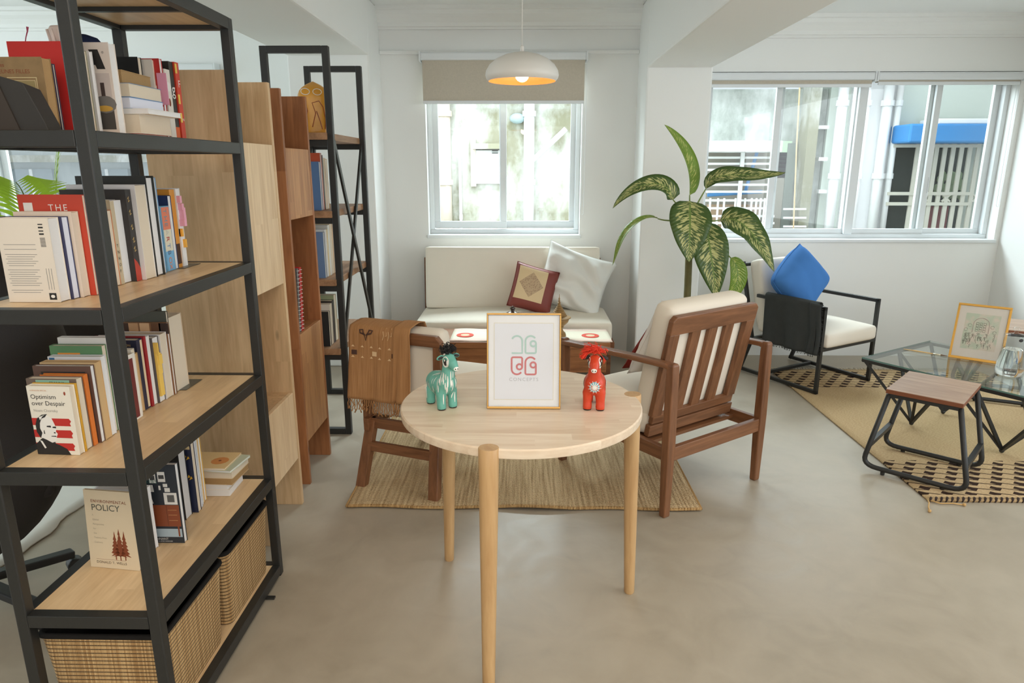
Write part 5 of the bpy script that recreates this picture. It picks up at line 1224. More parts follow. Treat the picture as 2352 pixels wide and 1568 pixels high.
# ================================================================ slipper chair with draped shawl
lc = thing('lounge_chair', 'low wooden lounge chair with white cushions, left of the round table', 'chair', (-.594, 2.936, 0), math.radians(-20.8))
hw2 = .185
def raked(name, pts, wx, wy, mat=CHW):
    b = MB(); R = []
    for p in pts: R += [(p[0] - wx / 2, p[1] - wy / 2, p[2]), (p[0] + wx / 2, p[1] - wy / 2, p[2]), (p[0] + wx / 2, p[1] + wy / 2, p[2]), (p[0] - wx / 2, p[1] + wy / 2, p[2])]
    b.v = [Vector(p) for p in R]; n = len(pts)
    for i in range(n - 1):
        for j in range(4): j2 = (j + 1) % 4; b.f.append((i * 4 + j, i * 4 + j2, (i + 1) * 4 + j2, (i + 1) * 4 + j))
    b.f += [(3, 2, 1, 0), tuple(4 * (n - 1) + j for j in range(4))]
    return b.build(name, mat, lc, bevel=.004)
raked('leg', [(-hw2 - .014, 0, 0), (-hw2 + .006, .045, .20), (-hw2 + .022, .075, .345)], .050, .042)
raked('leg', [(hw2 + .012, 0, 0), (hw2, .045, .20), (hw2 - .005, .075, .345)], .050, .042)
for sx in (-1, 1): raked('leg', [(sx * (hw2 + .01), .66, 0), (sx * hw2, .64, .2), (sx * hw2, .62, .345)], .045, .042)
for sx in (-1, 1): MB().bar((sx * (hw2 - .01), .03, .315), (sx * (hw2 - .01), .66, .335), .028, .062).build('side_rail', CHWY, lc, bevel=.003)
MB().box((-hw2 + .01, .028, .185), (hw2 - .01, .052, .232)).build('stretcher', CHWX, lc, bevel=.003)
MB().box((-hw2, .052, .295), (hw2, .078, .345)).build('rear_rail', CHWX, lc, bevel=.003); MB().box((-hw2, .61, .295), (hw2, .635, .345)).build('front_rail', CHWX, lc, bevel=.003)
LM = Matrix.Translation((0, .075, .315)) @ Matrix.Rotation(math.radians(-2), 4, 'X'); LBH = .452
for sx in (-1, 1): MB().box((sx * .210 - sx * .040, -.016, 0), (sx * .210, .016, LBH - .04), LM).build('back_stile', CHW, lc, bevel=.004)
MB().prism([(-.212, LBH - .052), (.212, LBH - .052), (.212, LBH - .026), (.186, LBH), (-.186, LBH), (-.212, LBH - .026)], lambda p: LM @ Vector((p[0], -.018, p[1])), lambda p: LM @ Vector((p[0], .018, p[1]))).build('back_rail', CHWX, lc, bevel=.006, fix=True)
MB().soft((0, .072, .255), (.200, .054, .215), .04, 10, (0, .012, 0), LM).build('back_cushion', CUSH, lc, smooth=True)
MB().soft((.01, .44, .395), (.225, .345, .058), .04, 10, (0, 0, .02)).build('seat_cushion', CUSH, lc, smooth=True)
def shawl_mat():
    m, nt, p = _mat('handwoven_shawl'); L = nt.links.new
    uv = N(nt, 'ShaderNodeUVMap'); mp = N(nt, 'ShaderNodeMapping'); mp.inputs['Scale'].default_value = (1.2, 26, 1); L(uv.outputs[0], mp.inputs['Vector'])
    nz = N(nt, 'ShaderNodeTexNoise'); nz.inputs['Scale'].default_value = 3; nz.inputs['Detail'].default_value = 4; L(mp.outputs[0], nz.inputs['Vector'])
    r = N(nt, 'ShaderNodeValToRGB'); r.color_ramp.elements[0].position = .3; r.color_ramp.elements[0].color = srgb((150, 106, 66)); r.color_ramp.elements[1].position = .7; r.color_ramp.elements[1].color = srgb((186, 140, 96)); L(nz.outputs['Fac'], r.inputs[0])
    L(r.outputs[0], p.inputs['Base Color']); p.inputs['Roughness'].default_value = .9; p.inputs['Specular IOR Level'].default_value = .15
    tc = N(nt, 'ShaderNodeTexCoord'); nb_ = N(nt, 'ShaderNodeTexNoise'); nb_.inputs['Scale'].default_value = 500; L(tc.outputs['Object'], nb_.inputs['Vector'])
    bp = N(nt, 'ShaderNodeBump'); bp.inputs['Strength'].default_value = .35; bp.inputs['Distance'].default_value = .002; L(nb_.outputs['Fac'], bp.inputs['Height']); L(bp.outputs['Normal'], p.inputs['Normal']); return m
SHM = shawl_mat()
sw = thing('woven_shawl', 'orange brown woven shawl with tassels draped over the low lounge chair', 'shawl', lc.location, lc.rotation_euler.z)
def drape(prof, x0, x1, amp, ph):
    "prof: list of (y, z) along the hang; returns a function of (along, across)"
    L_ = [0]
    for i in range(1, len(prof)): L_.append(L_[-1] + math.hypot(prof[i][0] - prof[i - 1][0], prof[i][1] - prof[i - 1][1]))
    tot = L_[-1]
    def f(i, j):
        s = i * tot; k = 0
        while k < len(prof) - 2 and L_[k + 1] < s: k += 1
        t = (s - L_[k]) / (L_[k + 1] - L_[k]); y = prof[k][0] + (prof[k + 1][0] - prof[k][0]) * t; z = prof[k][1] + (prof[k + 1][1] - prof[k][1]) * t
        hang = max(0, (.80 - z) / .4); x = x0 + (x1 - x0) * j + .010 * hang * math.sin(j * 7 + ph)
        return (x + .02 * hang * (j - .5), y - amp * hang * (math.sin(j * 11 + ph) + .5 * math.sin(j * 23 + ph * 2)), z)
    return f
def lmp(y, z): q = LM @ Vector((0, y, z)); return (q.y, q.z)
top_ = LBH + .012
prof = [(lmp(-.030, 0)[0] - .015, .44), (lmp(-.028, .2)[0] - .010, .54), lmp(-.030, .34), lmp(-.028, top_ - .02), lmp(-.016, top_ + .006), lmp(.02, top_ + .014), lmp(.07, top_ + .022), lmp(.118, top_ + .016), lmp(.138, top_ - .02), lmp(.142, top_ - .10), lmp(.144, top_ - .16)]
D = drape(prof, -.262, .036, .006, .4)
MB().grid(44, 30, D, uv=True).build('cloth', SHM, sw, smooth=True, solid=.003)
# second fold hanging a little further right
D2 = drape([(p[0] - .010, p[1] + (.01 if p[1] < .8 else .004)) for p in prof], -.02, .066, .008, 2.0)
MB().grid(44, 10, D2, uv=True).build('folded_edge', SHM, sw, smooth=True, solid=.003)
def shmotif(pts, mat, name, D_=D, w_=.003, off=.0035, closed=True):
    q = [Vector(D_(*p)) + Vector((0, -off, 0)) for p in pts]; MB().tube(q, w_, 5, closed=closed).build(name, mat, sw)
CRT = plain('cream_thread', (222, 190, 146), .9); DBT = plain('dark_brown_thread', (74, 48, 38), .9)
def sq(i, j, di, dj): return [(i - di, j - dj), (i - di, j + dj), (i + di, j + dj), (i + di, j - dj)]
for j, m_ in ((.10, DBT), (.47, CRT), (.82, DBT)):
    q = [Vector(D(*p)) + Vector((0, -.0045, 0)) for p in sq(.335, j, .016, .045)]; MB().add(q, [(0, 1, 2, 3)]).build('woven_square', m_, sw)
for row, i in ((0, .30), (1, .375)):
    for k in range(6):
        j = .08 + k * .165; q = [Vector(D(*p)) + Vector((0, -.0045, 0)) for p in ((i, j - .03), (i + .014, j), (i, j + .03))]; MB().add(q, [(0, 1, 2)]).build('woven_triangle', CRT, sw)
for dj in (-.045, .045):
    shmotif([(.462, .31 + dj * .3), (.478, .31 + dj), (.500, .31 + dj * 1.3), (.497, .31 + dj * 2.6), (.476, .31 + dj * 2.2), (.470, .31 + dj)], DBT, 'embroidered_bird', w_=.0034)
shmotif([(.462, .285), (.425, .31), (.462, .335)], DBT, 'embroidered_bird', w_=.0022)
for k in range(8): shmotif([(.50 + .03 * (k % 2), .62 + .045 * k), (.47, .64 + .045 * k), (.44 + .03 * (k % 2), .62 + .045 * k)], CRT, 'zigzag_thread', w_=.0014, closed=False)
fg = MB(); random.seed(4)
for k in range(30):
    j = (k + .5) / 30; p = Vector(D(0, j)); ln = random.uniform(.045, .07); pts = [p]
    for s in range(1, 7): pts.append(p + Vector((random.gauss(0, .0025) + .002 * math.sin(s * 2.2 + k), random.gauss(-.001, .0022) - .001 * s, -ln * s / 6)))
    fg.tube(pts, [.0022, .0026, .0022, .0027, .0022, .0026, .0034], 6)
for k in range(9):
    j = (k + .5) / 9; p = Vector(D2(0, j)); ln = random.uniform(.04, .06); fg.tube([p, p + Vector((random.gauss(0, .003), -.003, -ln * .5)), p + Vector((random.gauss(0, .004), -.004, -ln))], [.0022, .0026, .0034], 6)
fg.build('tassel_fringe', SHM, sw, smooth=True)['kind'] = 'stuff'

# ================================================================ jute rug under the lounge group
def jute(name, c0, c1, rows):
    m, nt, p = _mat(name); L = nt.links.new
    tc = N(nt, 'ShaderNodeTexCoord'); sp = N(nt, 'ShaderNodeSeparateXYZ'); L(tc.outputs['Object'], sp.inputs[0])
    mp = N(nt, 'ShaderNodeMapping'); mp.inputs['Scale'].default_value = (50, 2.0, 1); L(tc.outputs['Object'], mp.inputs['Vector'])
    nz = N(nt, 'ShaderNodeTexNoise'); nz.inputs['Scale'].default_value = 1.5; nz.inputs['Detail'].default_value = 5; L(mp.outputs[0], nz.inputs['Vector'])
    mp2 = N(nt, 'ShaderNodeMapping'); mp2.inputs['Scale'].default_value = (180, 60, 1); L(tc.outputs['Object'], mp2.inputs['Vector'])
    n2 = N(nt, 'ShaderNodeTexNoise'); n2.inputs['Scale'].default_value = 1.5; L(mp2.outputs[0], n2.inputs['Vector'])
    ad = N(nt, 'ShaderNodeMath', operation='MULTIPLY_ADD'); L(n2.outputs['Fac'], ad.inputs[0]); ad.inputs[1].default_value = .7; L(nz.outputs['Fac'], ad.inputs[2])
    r = N(nt, 'ShaderNodeValToRGB'); r.color_ramp.elements[0].position = .55; r.color_ramp.elements[0].color = srgb(c0); r.color_ramp.elements[1].position = 1.05; r.color_ramp.elements[1].color = srgb(c1); L(ad.outputs[0], r.inputs[0])
    L(r.outputs[0], p.inputs['Base Color']); p.inputs['Roughness'].default_value = .95; p.inputs['Specular IOR Level'].default_value = .1
    wv = N(nt, 'ShaderNodeTexWave', wave_type='BANDS', bands_direction='Y'); wv.inputs['Scale'].default_value = rows; L(tc.outputs['Object'], wv.inputs['Vector'])
    wx = N(nt, 'ShaderNodeTexWave', wave_type='BANDS', bands_direction='X'); wx.inputs['Scale'].default_value = rows * .8; L(tc.outputs['Object'], wx.inputs['Vector'])
    mm = N(nt, 'ShaderNodeMath', operation='MULTIPLY'); L(wv.outputs['Fac'], mm.inputs[0]); L(wx.outputs['Fac'], mm.inputs[1])
    a2 = N(nt, 'ShaderNodeMath', operation='ADD'); L(mm.outputs[0], a2.inputs[0]); L(n2.outputs['Fac'], a2.inputs[1])
    bp = N(nt, 'ShaderNodeBump'); bp.inputs['Strength'].default_value = .9; bp.inputs['Distance'].default_value = .004; L(a2.outputs[0], bp.inputs['Height']); L(bp.outputs['Normal'], p.inputs['Normal'])
    return m
rg = thing('jute_rug', 'natural brown jute rug under the two wooden chairs', 'rug', (0, 3.52, 0))
JT = jute('braided_jute', (146, 118, 82), (208, 182, 142), 22)
def rugf(i, j):
    x = -.80 + 1.60 * i; y = 2.80 + 1.44 * j; e = max(0, 1 - j * 8)
    z = .010 + e * (.010 * max(0, math.sin((i - .42) * 14)) * (1 if .42 < i < .64 else .15)); y += e * .006 * math.sin(i * 19)
    return (x, y - 3.52, z)
MB().grid(60, 40, rugf).build('weave', JT, rg, smooth=True, solid=.008)
ed = MB(); ed.tube([Vector(rugf(i / 60, 0)) for i in range(61)], .0075, 6); ed.tube([Vector(rugf(0, i / 20)) for i in range(21)], .0065, 6); ed.tube([Vector(rugf(1, i / 20)) for i in range(21)], .0065, 6)
ed.build('braided_edge', jute('braided_edge', (140, 104, 64), (196, 160, 110), 30), rg, smooth=True)

# ================================================================ potted dieffenbachia behind the armchair
def leaf_mat(name, green, cream, amt=.5, pale=None):
    m, nt, p = _mat(name); L = nt.links.new
    uv = N(nt, 'ShaderNodeUVMap'); sp = N(nt, 'ShaderNodeSeparateXYZ'); L(uv.outputs[0], sp.inputs[0])
    def M_(op, a, b=None, c=None):
        q = N(nt, 'ShaderNodeMath', operation=op)
        for k, x in enumerate((a, b, c)):
            if x is None: continue
            if isinstance(x, (int, float)): q.inputs[k].default_value = x
            else: L(x, q.inputs[k])
        return q.outputs[0]
    v = M_('ABSOLUTE', M_('SUBTRACT', sp.outputs[1], .5)); v2 = M_('MULTIPLY', v, 2.0)
    s = M_('SUBTRACT', sp.outputs[0], M_('MULTIPLY', v2, .16))
    cb = N(nt, 'ShaderNodeCombineXYZ'); L(M_('MULTIPLY', s, 40.0), cb.inputs[0]); L(M_('MULTIPLY', v2, 2.6), cb.inputs[1]); sg = M_('SIGN', M_('SUBTRACT', sp.outputs[1], .5)); L(M_('MULTIPLY', sg, 7.0), cb.inputs[2])
    nz = N(nt, 'ShaderNodeTexNoise'); nz.inputs['Scale'].default_value = 1.0; nz.inputs['Detail'].default_value = 3; L(cb.outputs[0], nz.inputs['Vector'])
    rim = M_('SUBTRACT', 1.0, M_('POWER', v2, 5.0)); f = M_('MULTIPLY', nz.outputs['Fac'], rim)
    r = N(nt, 'ShaderNodeValToRGB'); r.color_ramp.elements[0].position = amt; r.color_ramp.elements[0].color = srgb(green); r.color_ramp.elements[1].position = amt + .10; r.color_ramp.elements[1].color = srgb(cream); L(f, r.inputs[0])
    mid = M_('LESS_THAN', v2, .045); mx = N(nt, 'ShaderNodeMix', data_type='RGBA'); L(mid, mx.inputs[0]); L(r.outputs[0], mx.inputs[6]); mx.inputs[7].default_value = srgb((120, 146, 70)); L(mx.outputs[2], p.inputs['Base Color'])
    p.inputs['Roughness'].default_value = .38
    wv = M_('SINE', M_('MULTIPLY', s, 120.0)); bp = N(nt, 'ShaderNodeBump'); bp.inputs['Strength'].default_value = .25; bp.inputs['Distance'].default_value = .003; L(wv, bp.inputs['Height']); L(bp.outputs['Normal'], p.inputs['Normal'])
    # leaves pass some daylight
    out = nt.nodes['Material Output']; tr = N(nt, 'ShaderNodeBsdfTranslucent'); L(mx.outputs[2], tr.inputs[0]); ms_ = N(nt, 'ShaderNodeMixShader'); ms_.inputs[0].default_value = .25; L(p.outputs[0], ms_.inputs[1]); L(tr.outputs[0], ms_.inputs[2]); L(ms_.outputs[0], out.inputs['Surface'])
    return m
LF = leaf_mat('variegated_leaf', (74, 100, 42), (206, 204, 136), .455); LFL = leaf_mat('young_leaf', (126, 156, 52), (206, 208, 120), .50)
def bez(P, t):
    P = [Vector(p) for p in P]
    while len(P) > 1: P = [P[i].lerp(P[i + 1], t) for i in range(len(P) - 1)]
    return P[0]
def leaf(parent, pts, width, face, mat, fold=.25, stem=None, wave=.0, blunt=.5, name='leaf', roll=0.0):
    "pts: control points of the midrib; face: direction the upper side looks"
    pts = [Vector(p) for p in pts]; face = Vector(face).normalized(); b = MB(); nu, nv = 22, 8
    def f(i, j):
        t = min(.999, i); c = bez(pts, t); d = (bez(pts, min(1, t + .01)) - bez(pts, max(0, t - .01))).normalized()
        s = d.cross(face).normalized(); n = s.cross(d).normalized()
        if roll: q = Matrix.Rotation(roll * i, 3, d); s = q @ s; n = q @ n
        wd = width / 2 * (math.sin(PI * i ** blunt) ** .8 if 0 < i < 1 else 0); v = 2 * j - 1
        return c + s * (v * wd) + n * (fold * wd * abs(v) + wave * math.sin(i * 20 + (3 if v > 0 else 0)) * v * v * wd)
    b.grid(nu, nv, f, uv=True); o = b.build(name, mat, parent, smooth=True, solid=.0012, org='world')
    if stem: MB().tube([bez([Vector(stem[0]), Vector(stem[1]), pts[0]], k / 8) for k in range(9)], [.007 - .0004 * k for k in range(9)], 8).build('petiole', MATS['petiole_green'], o, smooth=True, org='world')
    return o
plain('petiole_green', (112, 132, 62), .5)
PY = 4.42
pt = thing('potted_plant', 'tall potted dieffenbachia with spotted green leaves by the pillar', 'plant', (1.075, PY, 0))
POT = plain('pale_ceramic', (206, 200, 190), .5)
smooth_by_angle(MB().lathe([(.09, 0), (.095, .005), (.125, .22), (.128, .235), (.118, .235), (.112, .21)], seg=32).build('pot', POT, pt), .6)
MB().lathe([(.114, .205), (.05, .212), (.001, .214)], seg=24).build('soil', plain('potting_soil', (66, 52, 40), .95, bump=.6, bscale=60), pt)
tk = at(1580, 700, PY); tt = at(1583, 590, PY)
stalk = [Vector((1.075, PY, .19)), Vector((1.062, PY, .40)), Vector((tk.x, PY, tk.z)), Vector((tt.x, PY, tt.z)), at(1584, 500, PY)]
smooth_by_angle(MB().tube([bez(stalk, k / 24) for k in range(25)], [.0245 - .0001 * k if k % 2 else .0225 for k in range(25)], 12).build('stem', plain('brown_green_stem', (104, 98, 58), .7, var=.35, vscale=25), pt, org='world'), .8)
cr = at(1584, 500, PY)
def A(px, py, dy=0): return at(px, py, PY + dy)
leaf(pt, [A(1584, 448, .06), A(1592, 390, .08), A(1572, 335, .08), A(1526, 286, .06)], .150, (.75, -.65, .1), LFL, .45, (cr, A(1584, 475, .05)), blunt=.65)
leaf(pt, [A(1621, 434, 0), A(1632, 380, -.02), A(1720, 415, -.08), A(1806, 396, -.12)], .115, (.05, -.80, .6), LF, .25, (cr, A(1600, 470, 0)), wave=.05, blunt=.85)
leaf(pt, [A(1546, 459, 0), A(1540, 400, -.03), A(1450, 415, -.06), A(1407, 479, -.08)], .135, (.0, -.75, .62), LF, .28, (cr, A(1560, 475, 0)))
leaf(pt, [A(1511, 502, -.02), A(1478, 488, -.05), A(1415, 530, -.10), A(1424, 575, -.12), A(1406, 610, -.12)], .075, (-.25, -.2, .95), LFL, .35, (cr, A(1540, 512, -.02)))
leaf(pt, [A(1585, 462, -.06), A(1585, 500, -.17), A(1584, 550, -.22), A(1583, 602, -.22)], .262, (0, -1, .35), LF, .16, (cr, A(1585, 470, -.02)), blunt=.62, wave=.03)
leaf(pt, [A(1622, 510, -.04), A(1628, 560, -.15), A(1640, 620, -.18), A(1645, 685, -.17)], .225, (-.05, -1, .25), LF, .16, (cr, A(1606, 500, -.02)), blunt=.66)
leaf(pt, [A(1655, 505, .02), A(1705, 490, -.06), A(1742, 545, -.12), A(1778, 624, -.15)], .205, (.28, -.85, .40), LF, .2, (cr, A(1618, 512, 0)), blunt=.66, wave=.06)
leaf(pt, [A(1678, 592, .10), A(1706, 620, .10), A(1698, 665, .10), A(1660, 705, .10)], .125, (.2, -.9, .2), LFL, .25, (A(1590, 560, .04), A(1650, 555, .08)), blunt=.7)
# ================================================================ patterned rug at right
def rug2_mat():
    m, nt, p = _mat('jute_zigzag'); L = nt.links.new
    tc = N(nt, 'ShaderNodeTexCoord'); sp = N(nt, 'ShaderNodeSeparateXYZ'); L(tc.outputs['Object'], sp.inputs[0])
    def M_(op, a, b=None, c=None):
        q = N(nt, 'ShaderNodeMath', operation=op)
        for k, x in enumerate((a, b, c)):
            if x is None: continue
            if isinstance(x, (int, float)): q.inputs[k].default_value = x
            else: L(x, q.inputs[k])
        return q.outputs[0]
    x, y = sp.outputs[0], sp.outputs[1]
    # wandering dark picks: rows along x whose height steps up and down
    ph = M_('FRACT', M_('DIVIDE', M_('ADD', x, M_('MULTIPLY', y, 1.3)), .112)); tri = M_('PINGPONG', ph, .5)
    fy = M_('FRACT', M_('DIVIDE', M_('ADD', y, M_('MULTIPLY', tri, .05)), .056))
    th = M_('MULTIPLY_ADD', M_('GREATER_THAN', ph, .52), .26, .22); dk = M_('LESS_THAN', fy, th)
    band = M_('GREATER_THAN', M_('ABSOLUTE', M_('SUBTRACT', y, 1.05)), .615)
    edge = M_('LESS_THAN', M_('ABSOLUTE', M_('SUBTRACT', y, 1.05)), 1.005)
    dk = M_('MULTIPLY', M_('MULTIPLY', dk, band), edge)
    mp = N(nt, 'ShaderNodeMapping'); mp.inputs['Scale'].default_value = (90, 300, 1); mp.inputs['Rotation'].default_value = (0, 0, .5); L(tc.outputs['Object'], mp.inputs['Vector'])
    nz = N(nt, 'ShaderNodeTexNoise'); nz.inputs['Scale'].default_value = 1; nz.inputs['Detail'].default_value = 4; L(mp.outputs[0], nz.inputs['Vector'])
    r = N(nt, 'ShaderNodeValToRGB'); r.color_ramp.elements[0].position = .3; r.color_ramp.elements[0].color = srgb((172, 142, 102)); r.color_ramp.elements[1].position = .75; r.color_ramp.elements[1].color = srgb((214, 188, 148)); L(nz.outputs['Fac'], r.inputs[0])
    mx = N(nt, 'ShaderNodeMix', data_type='RGBA'); L(dk, mx.inputs[0]); L(r.outputs[0], mx.inputs[6]); mx.inputs[7].default_value = srgb((58, 42, 34)); L(mx.outputs[2], p.inputs['Base Color'])
    p.inputs['Roughness'].default_value = .95; p.inputs['Specular IOR Level'].default_value = .12
    bp = N(nt, 'ShaderNodeBump'); bp.inputs['Strength'].default_value = .8; bp.inputs['Distance'].default_value = .004; L(nz.outputs['Fac'], bp.inputs['Height']); L(bp.outputs['Normal'], p.inputs['Normal']); return m
RX, RYN = 1.872, 2.915
r2 = thing('woven_rug', 'pale jute rug with dark zigzag bands under the glass table', 'rug', (RX, RYN, 0))
R2M = rug2_mat()
MB().grid(30, 40, lambda i, j: (1.55 * i, 2.10 * j, .007 + .0015 * math.sin(i * 30) * math.sin(j * 25))).build('weave', R2M, r2, smooth=True, solid=.007)
b = MB()
for k in range(62):
    x = .012 + k * .025; b.tube([(x - .010, -.012, .002), (x - .004, -.008, .014), (x + .006, .004, .015), (x + .013, .020, .011)], [.003, .0055, .0055, .003], 6)
stuff(b.build('whipped_edge', plain('dark_yarn', (52, 38, 32), .95), r2, smooth=True))
MB().tube([(0, -.002, .007), (1.55, -.002, .007)], .009, 8).build('edge_cord', R2M, r2, smooth=True)
TS = plain('tan_string', (196, 158, 104), .95)
MB().tube([(.0, 0, .01), (-.01, -.03, .008), (-.035, -.07, .006), (-.05, -.105, .006)], .0035, 6).build('tie_string', TS, r2, smooth=True); MB().sphere((-.052, -.108, .008), .008, 8, 6).build('string_knot', TS, r2, smooth=True)
MB().tube([(.0, -.005, .01), (.04, -.035, .007), (.10, -.03, .006), (.135, -.045, .006)], .0035, 6).build('tie_string', TS, r2, smooth=True); MB().sphere((.14, -.046, .008), .008, 8, 6).build('string_knot', TS, r2, smooth=True)
fr2 = MB(); random.seed(2)
for k in range(70):
    x = .01 + k * .0218; fr2.tube([(x, 2.10, .006), (x + random.gauss(0, .004), 2.13, .008), (x + random.gauss(0, .006), 2.155, .005)], .0028, 5)
stuff(fr2.build('fringe', plain('cream_fringe', (222, 210, 188), .95), r2, smooth=True))

# ================================================================ black metal lounge chair
mc = thing('metal_armchair', 'black metal frame armchair with white cushions below the street window', 'armchair', (1.974, 4.425, 0.012))
u_ = Vector((.852, .523, 0)); g_ = Vector((-.495, .869, 0))       # u along the front, g towards the back
WDT = .585; DEP = .67
def mcp(x, y, z): return u_ * x + g_ * y + Vector((0, 0, z))
S = .024
def mbar(name, a, b, s=S, s2=None): return MB().bar(mcp(*a), mcp(*b), s, s2 or s, (0, 0, 1) if abs(b[2] - a[2]) < .3 else g_, ext=s / 2).build(name, BLACK, mc, bevel=.002)
for x in (0, WDT):
    mbar('front_post', (x, 0, .012), (x, 0, .585)); mbar('floor_bar', (x, 0, .012), (x, DEP, .012)); mbar('arm_bar', (x, 0, .585), (x, DEP - .12, .585)); mbar('seat_bar', (x, 0, .305), (x, DEP - .06, .255))
    mbar('back_post', (x, DEP - .13, .012 + .0), (x, DEP - .13, .30)) if False else None
    mbar('back_post', (x, DEP, .012), (x, DEP - .09, .26)); mbar('back_post', (x, DEP - .09, .26), (x, DEP + .05, .80))
mbar('front_bar', (0, 0, .305), (WDT, 0, .305)); mbar('cross_bar', (0, DEP * .72, .012), (WDT, DEP * .72, .012)); mbar('back_bar', (0, DEP + .045, .79), (WDT, DEP + .045, .79)); mbar('back_bar', (0, DEP - .09, .26), (WDT, DEP - .09, .26))
FRM = Matrix(((u_.x, g_.x, 0, 0), (u_.y, g_.y, 0, 0), (0, 0, 1, 0), (0, 0, 0, 1)))
WCU = cloth('white_seat_cushion', (232, 224, 210), var=.03, weave=700, bump=.12)
MB().soft((WDT / 2 + .003, .265, .365), (.275, .30, .052), .03, 10, (0, 0, .030), FRM).build('seat_cushion', WCU, mc, smooth=True)
MB().soft((0, 0, 0), (.265, .058, .255), .035, 10, (0, .01, 0), FRM @ Matrix.Translation((WDT / 2, DEP - .085, .585)) @ Matrix.Rotation(math.radians(-14), 4, 'X')).build('back_cushion', WCU, mc, smooth=True)
pillow('blue_cushion', 'bright blue cushion standing on its corner in the black metal armchair', 'cushion', (1.955, 4.84, .722), (.62, .10, -.62), (.42, .35, .72), .115, cloth('blue_wool', (72, 124, 190), var=.06, weave=500), .36, .36, wr=.004, seed=8, pinch=-.02, flop=-.02)
# dark throw over the near armrest
BT = cloth('charcoal_throw', (62, 64, 63), var=.12, weave=300, bump=.5, vscale=20)
th = thing('dark_throw', 'charcoal woven throw hanging over the armrest of the metal armchair', 'throw', mc.location)
def thr(i, j):
    # i along the hang (outside bottom -> over arm -> inside), j along the arm
    s = i * .75; y = .035 + .44 * (1 - j)
    hang = 0
    if s < .34: z = .610 - (.34 - s); x = -.022; hang = (.34 - s) / .34
    elif s < .40: a = (s - .34) / .06 * PI; x = -.022 * math.cos(a); z = .610 + .012 * math.sin(a)
    else: z = .610 - (s - .40); x = .022; hang = (s - .40) / .3 * .4
    yy = y + .02 * hang * (j - .5) * 2 - .03 * hang * j
    x -= (.012 + .010 * math.sin(j * 13) + .006 * math.sin(j * 29)) * hang * (1 if s < .37 else -1)
    return mcp(x, yy, z - .035 * hang * (1 - j) * 0 + .0)
MB().grid(40, 26, thr).build('cloth', BT, th, smooth=True, solid=.005)
def thr2(i, j):
    s = i * .70; z = .612 - (.34 - s) if s < .34 else .612; x = -.030 + (.0 if s < .34 else (s - .34) * .12); hang = max(0, (.34 - s) / .34)
    return mcp(x - .012 * hang * math.sin(j * 9), .0 + .085 * j - .012 * math.sin(i * 9), z)
MB().grid(24, 8, lambda i, j: thr2(i * .56, j)).build('folded_edge', BT, th, smooth=True, solid=.006)
fz = MB(); random.seed(6)
for k in range(60):
    p = Vector(thr(0, (k + .5) / 60)); fz.tube([p, p + Vector((random.gauss(0, .004), random.gauss(0, .004), -.014))], .0015, 4)
for k in range(40):
    p = Vector(thr2(k / 40 * .56, 0)); fz.tube([p, p + mcp(random.gauss(0, .005), -.012, random.gauss(0, .005))], .0016, 4)
stuff(fz.build('frayed_edge', BT, th))

# ================================================================ glass coffee table
GA = Vector((2.009, 3.941, 0)); gu = Vector((.545, -.839, 0)).normalized(); gv = Vector((gu.y * -1, gu.x, 0))
GL, GW, GZ = .98, .76, .40
gt = thing('glass_table', 'glass topped coffee table with black angular wire legs', 'coffee table', tuple(GA)[:2] + (.006,))
def gp(a, b_, z): return gu * a + gv * b_ + Vector((0, 0, z))
BG = Matrix(((gu.x, gv.x, 0, 0), (gu.y, gv.y, 0, 0), (0, 0, 1, 0), (0, 0, 0, 1)))
MB().box((0, 0, GZ - .008), (GL, GW, GZ), BG).build('glass_top', thin_glass('table_glass_pane', (.94, .975, .96), .11), gt)
eg = plain('glass_edge_green', (96, 132, 122), .1)
MB().box((-.0008, -.0008, GZ - .0078), (GL + .0008, .0, GZ - .0005), BG).box((-.0008, 0, GZ - .0078), (0, GW, GZ - .0005), BG).build('glass_edge', eg, gt)
def gbar(name, a, b, s=.018): return MB().bar(gp(*a), gp(*b), s, s, (0, 0, 1)).build(name, BLACK, gt)
z1 = GZ - .018
for a, b_ in (((.005, .005, z1), (GL - .005, .005, z1)), ((.005, GW - .005, z1), (GL - .005, GW - .005, z1)), ((.005, .005, z1), (.005, GW - .005, z1)), ((GL - .005, .005, z1), (GL - .005, GW - .005, z1))): gbar('top_rail', a, b_)
for fa, fb in ((.235, .20), (GL - .265, .20), (.235, GW - .20), (GL - .265, GW - .20)):
    sa = 0 if fa < GL / 2 else GL; sb = 0 if fb < GW / 2 else GW
    foot = (fa, fb, .022)
    for tgt in ((sa + (.01 if sa == 0 else -.01), sb + (.01 if sb == 0 else -.01), z1), (GL / 2, sb + (.01 if sb == 0 else -.01), z1), (sa + (.01 if sa == 0 else -.01), GW / 2, z1), (fa + (.10 if sa == 0 else -.10), sb + (.01 if sb == 0 else -.01), z1)): gbar('leg_rod', foot, tgt, .016)
    MB().sphere(gp(fa, fb, .020), .013, 10, 6).build('foot', BLACK, gt, smooth=True)
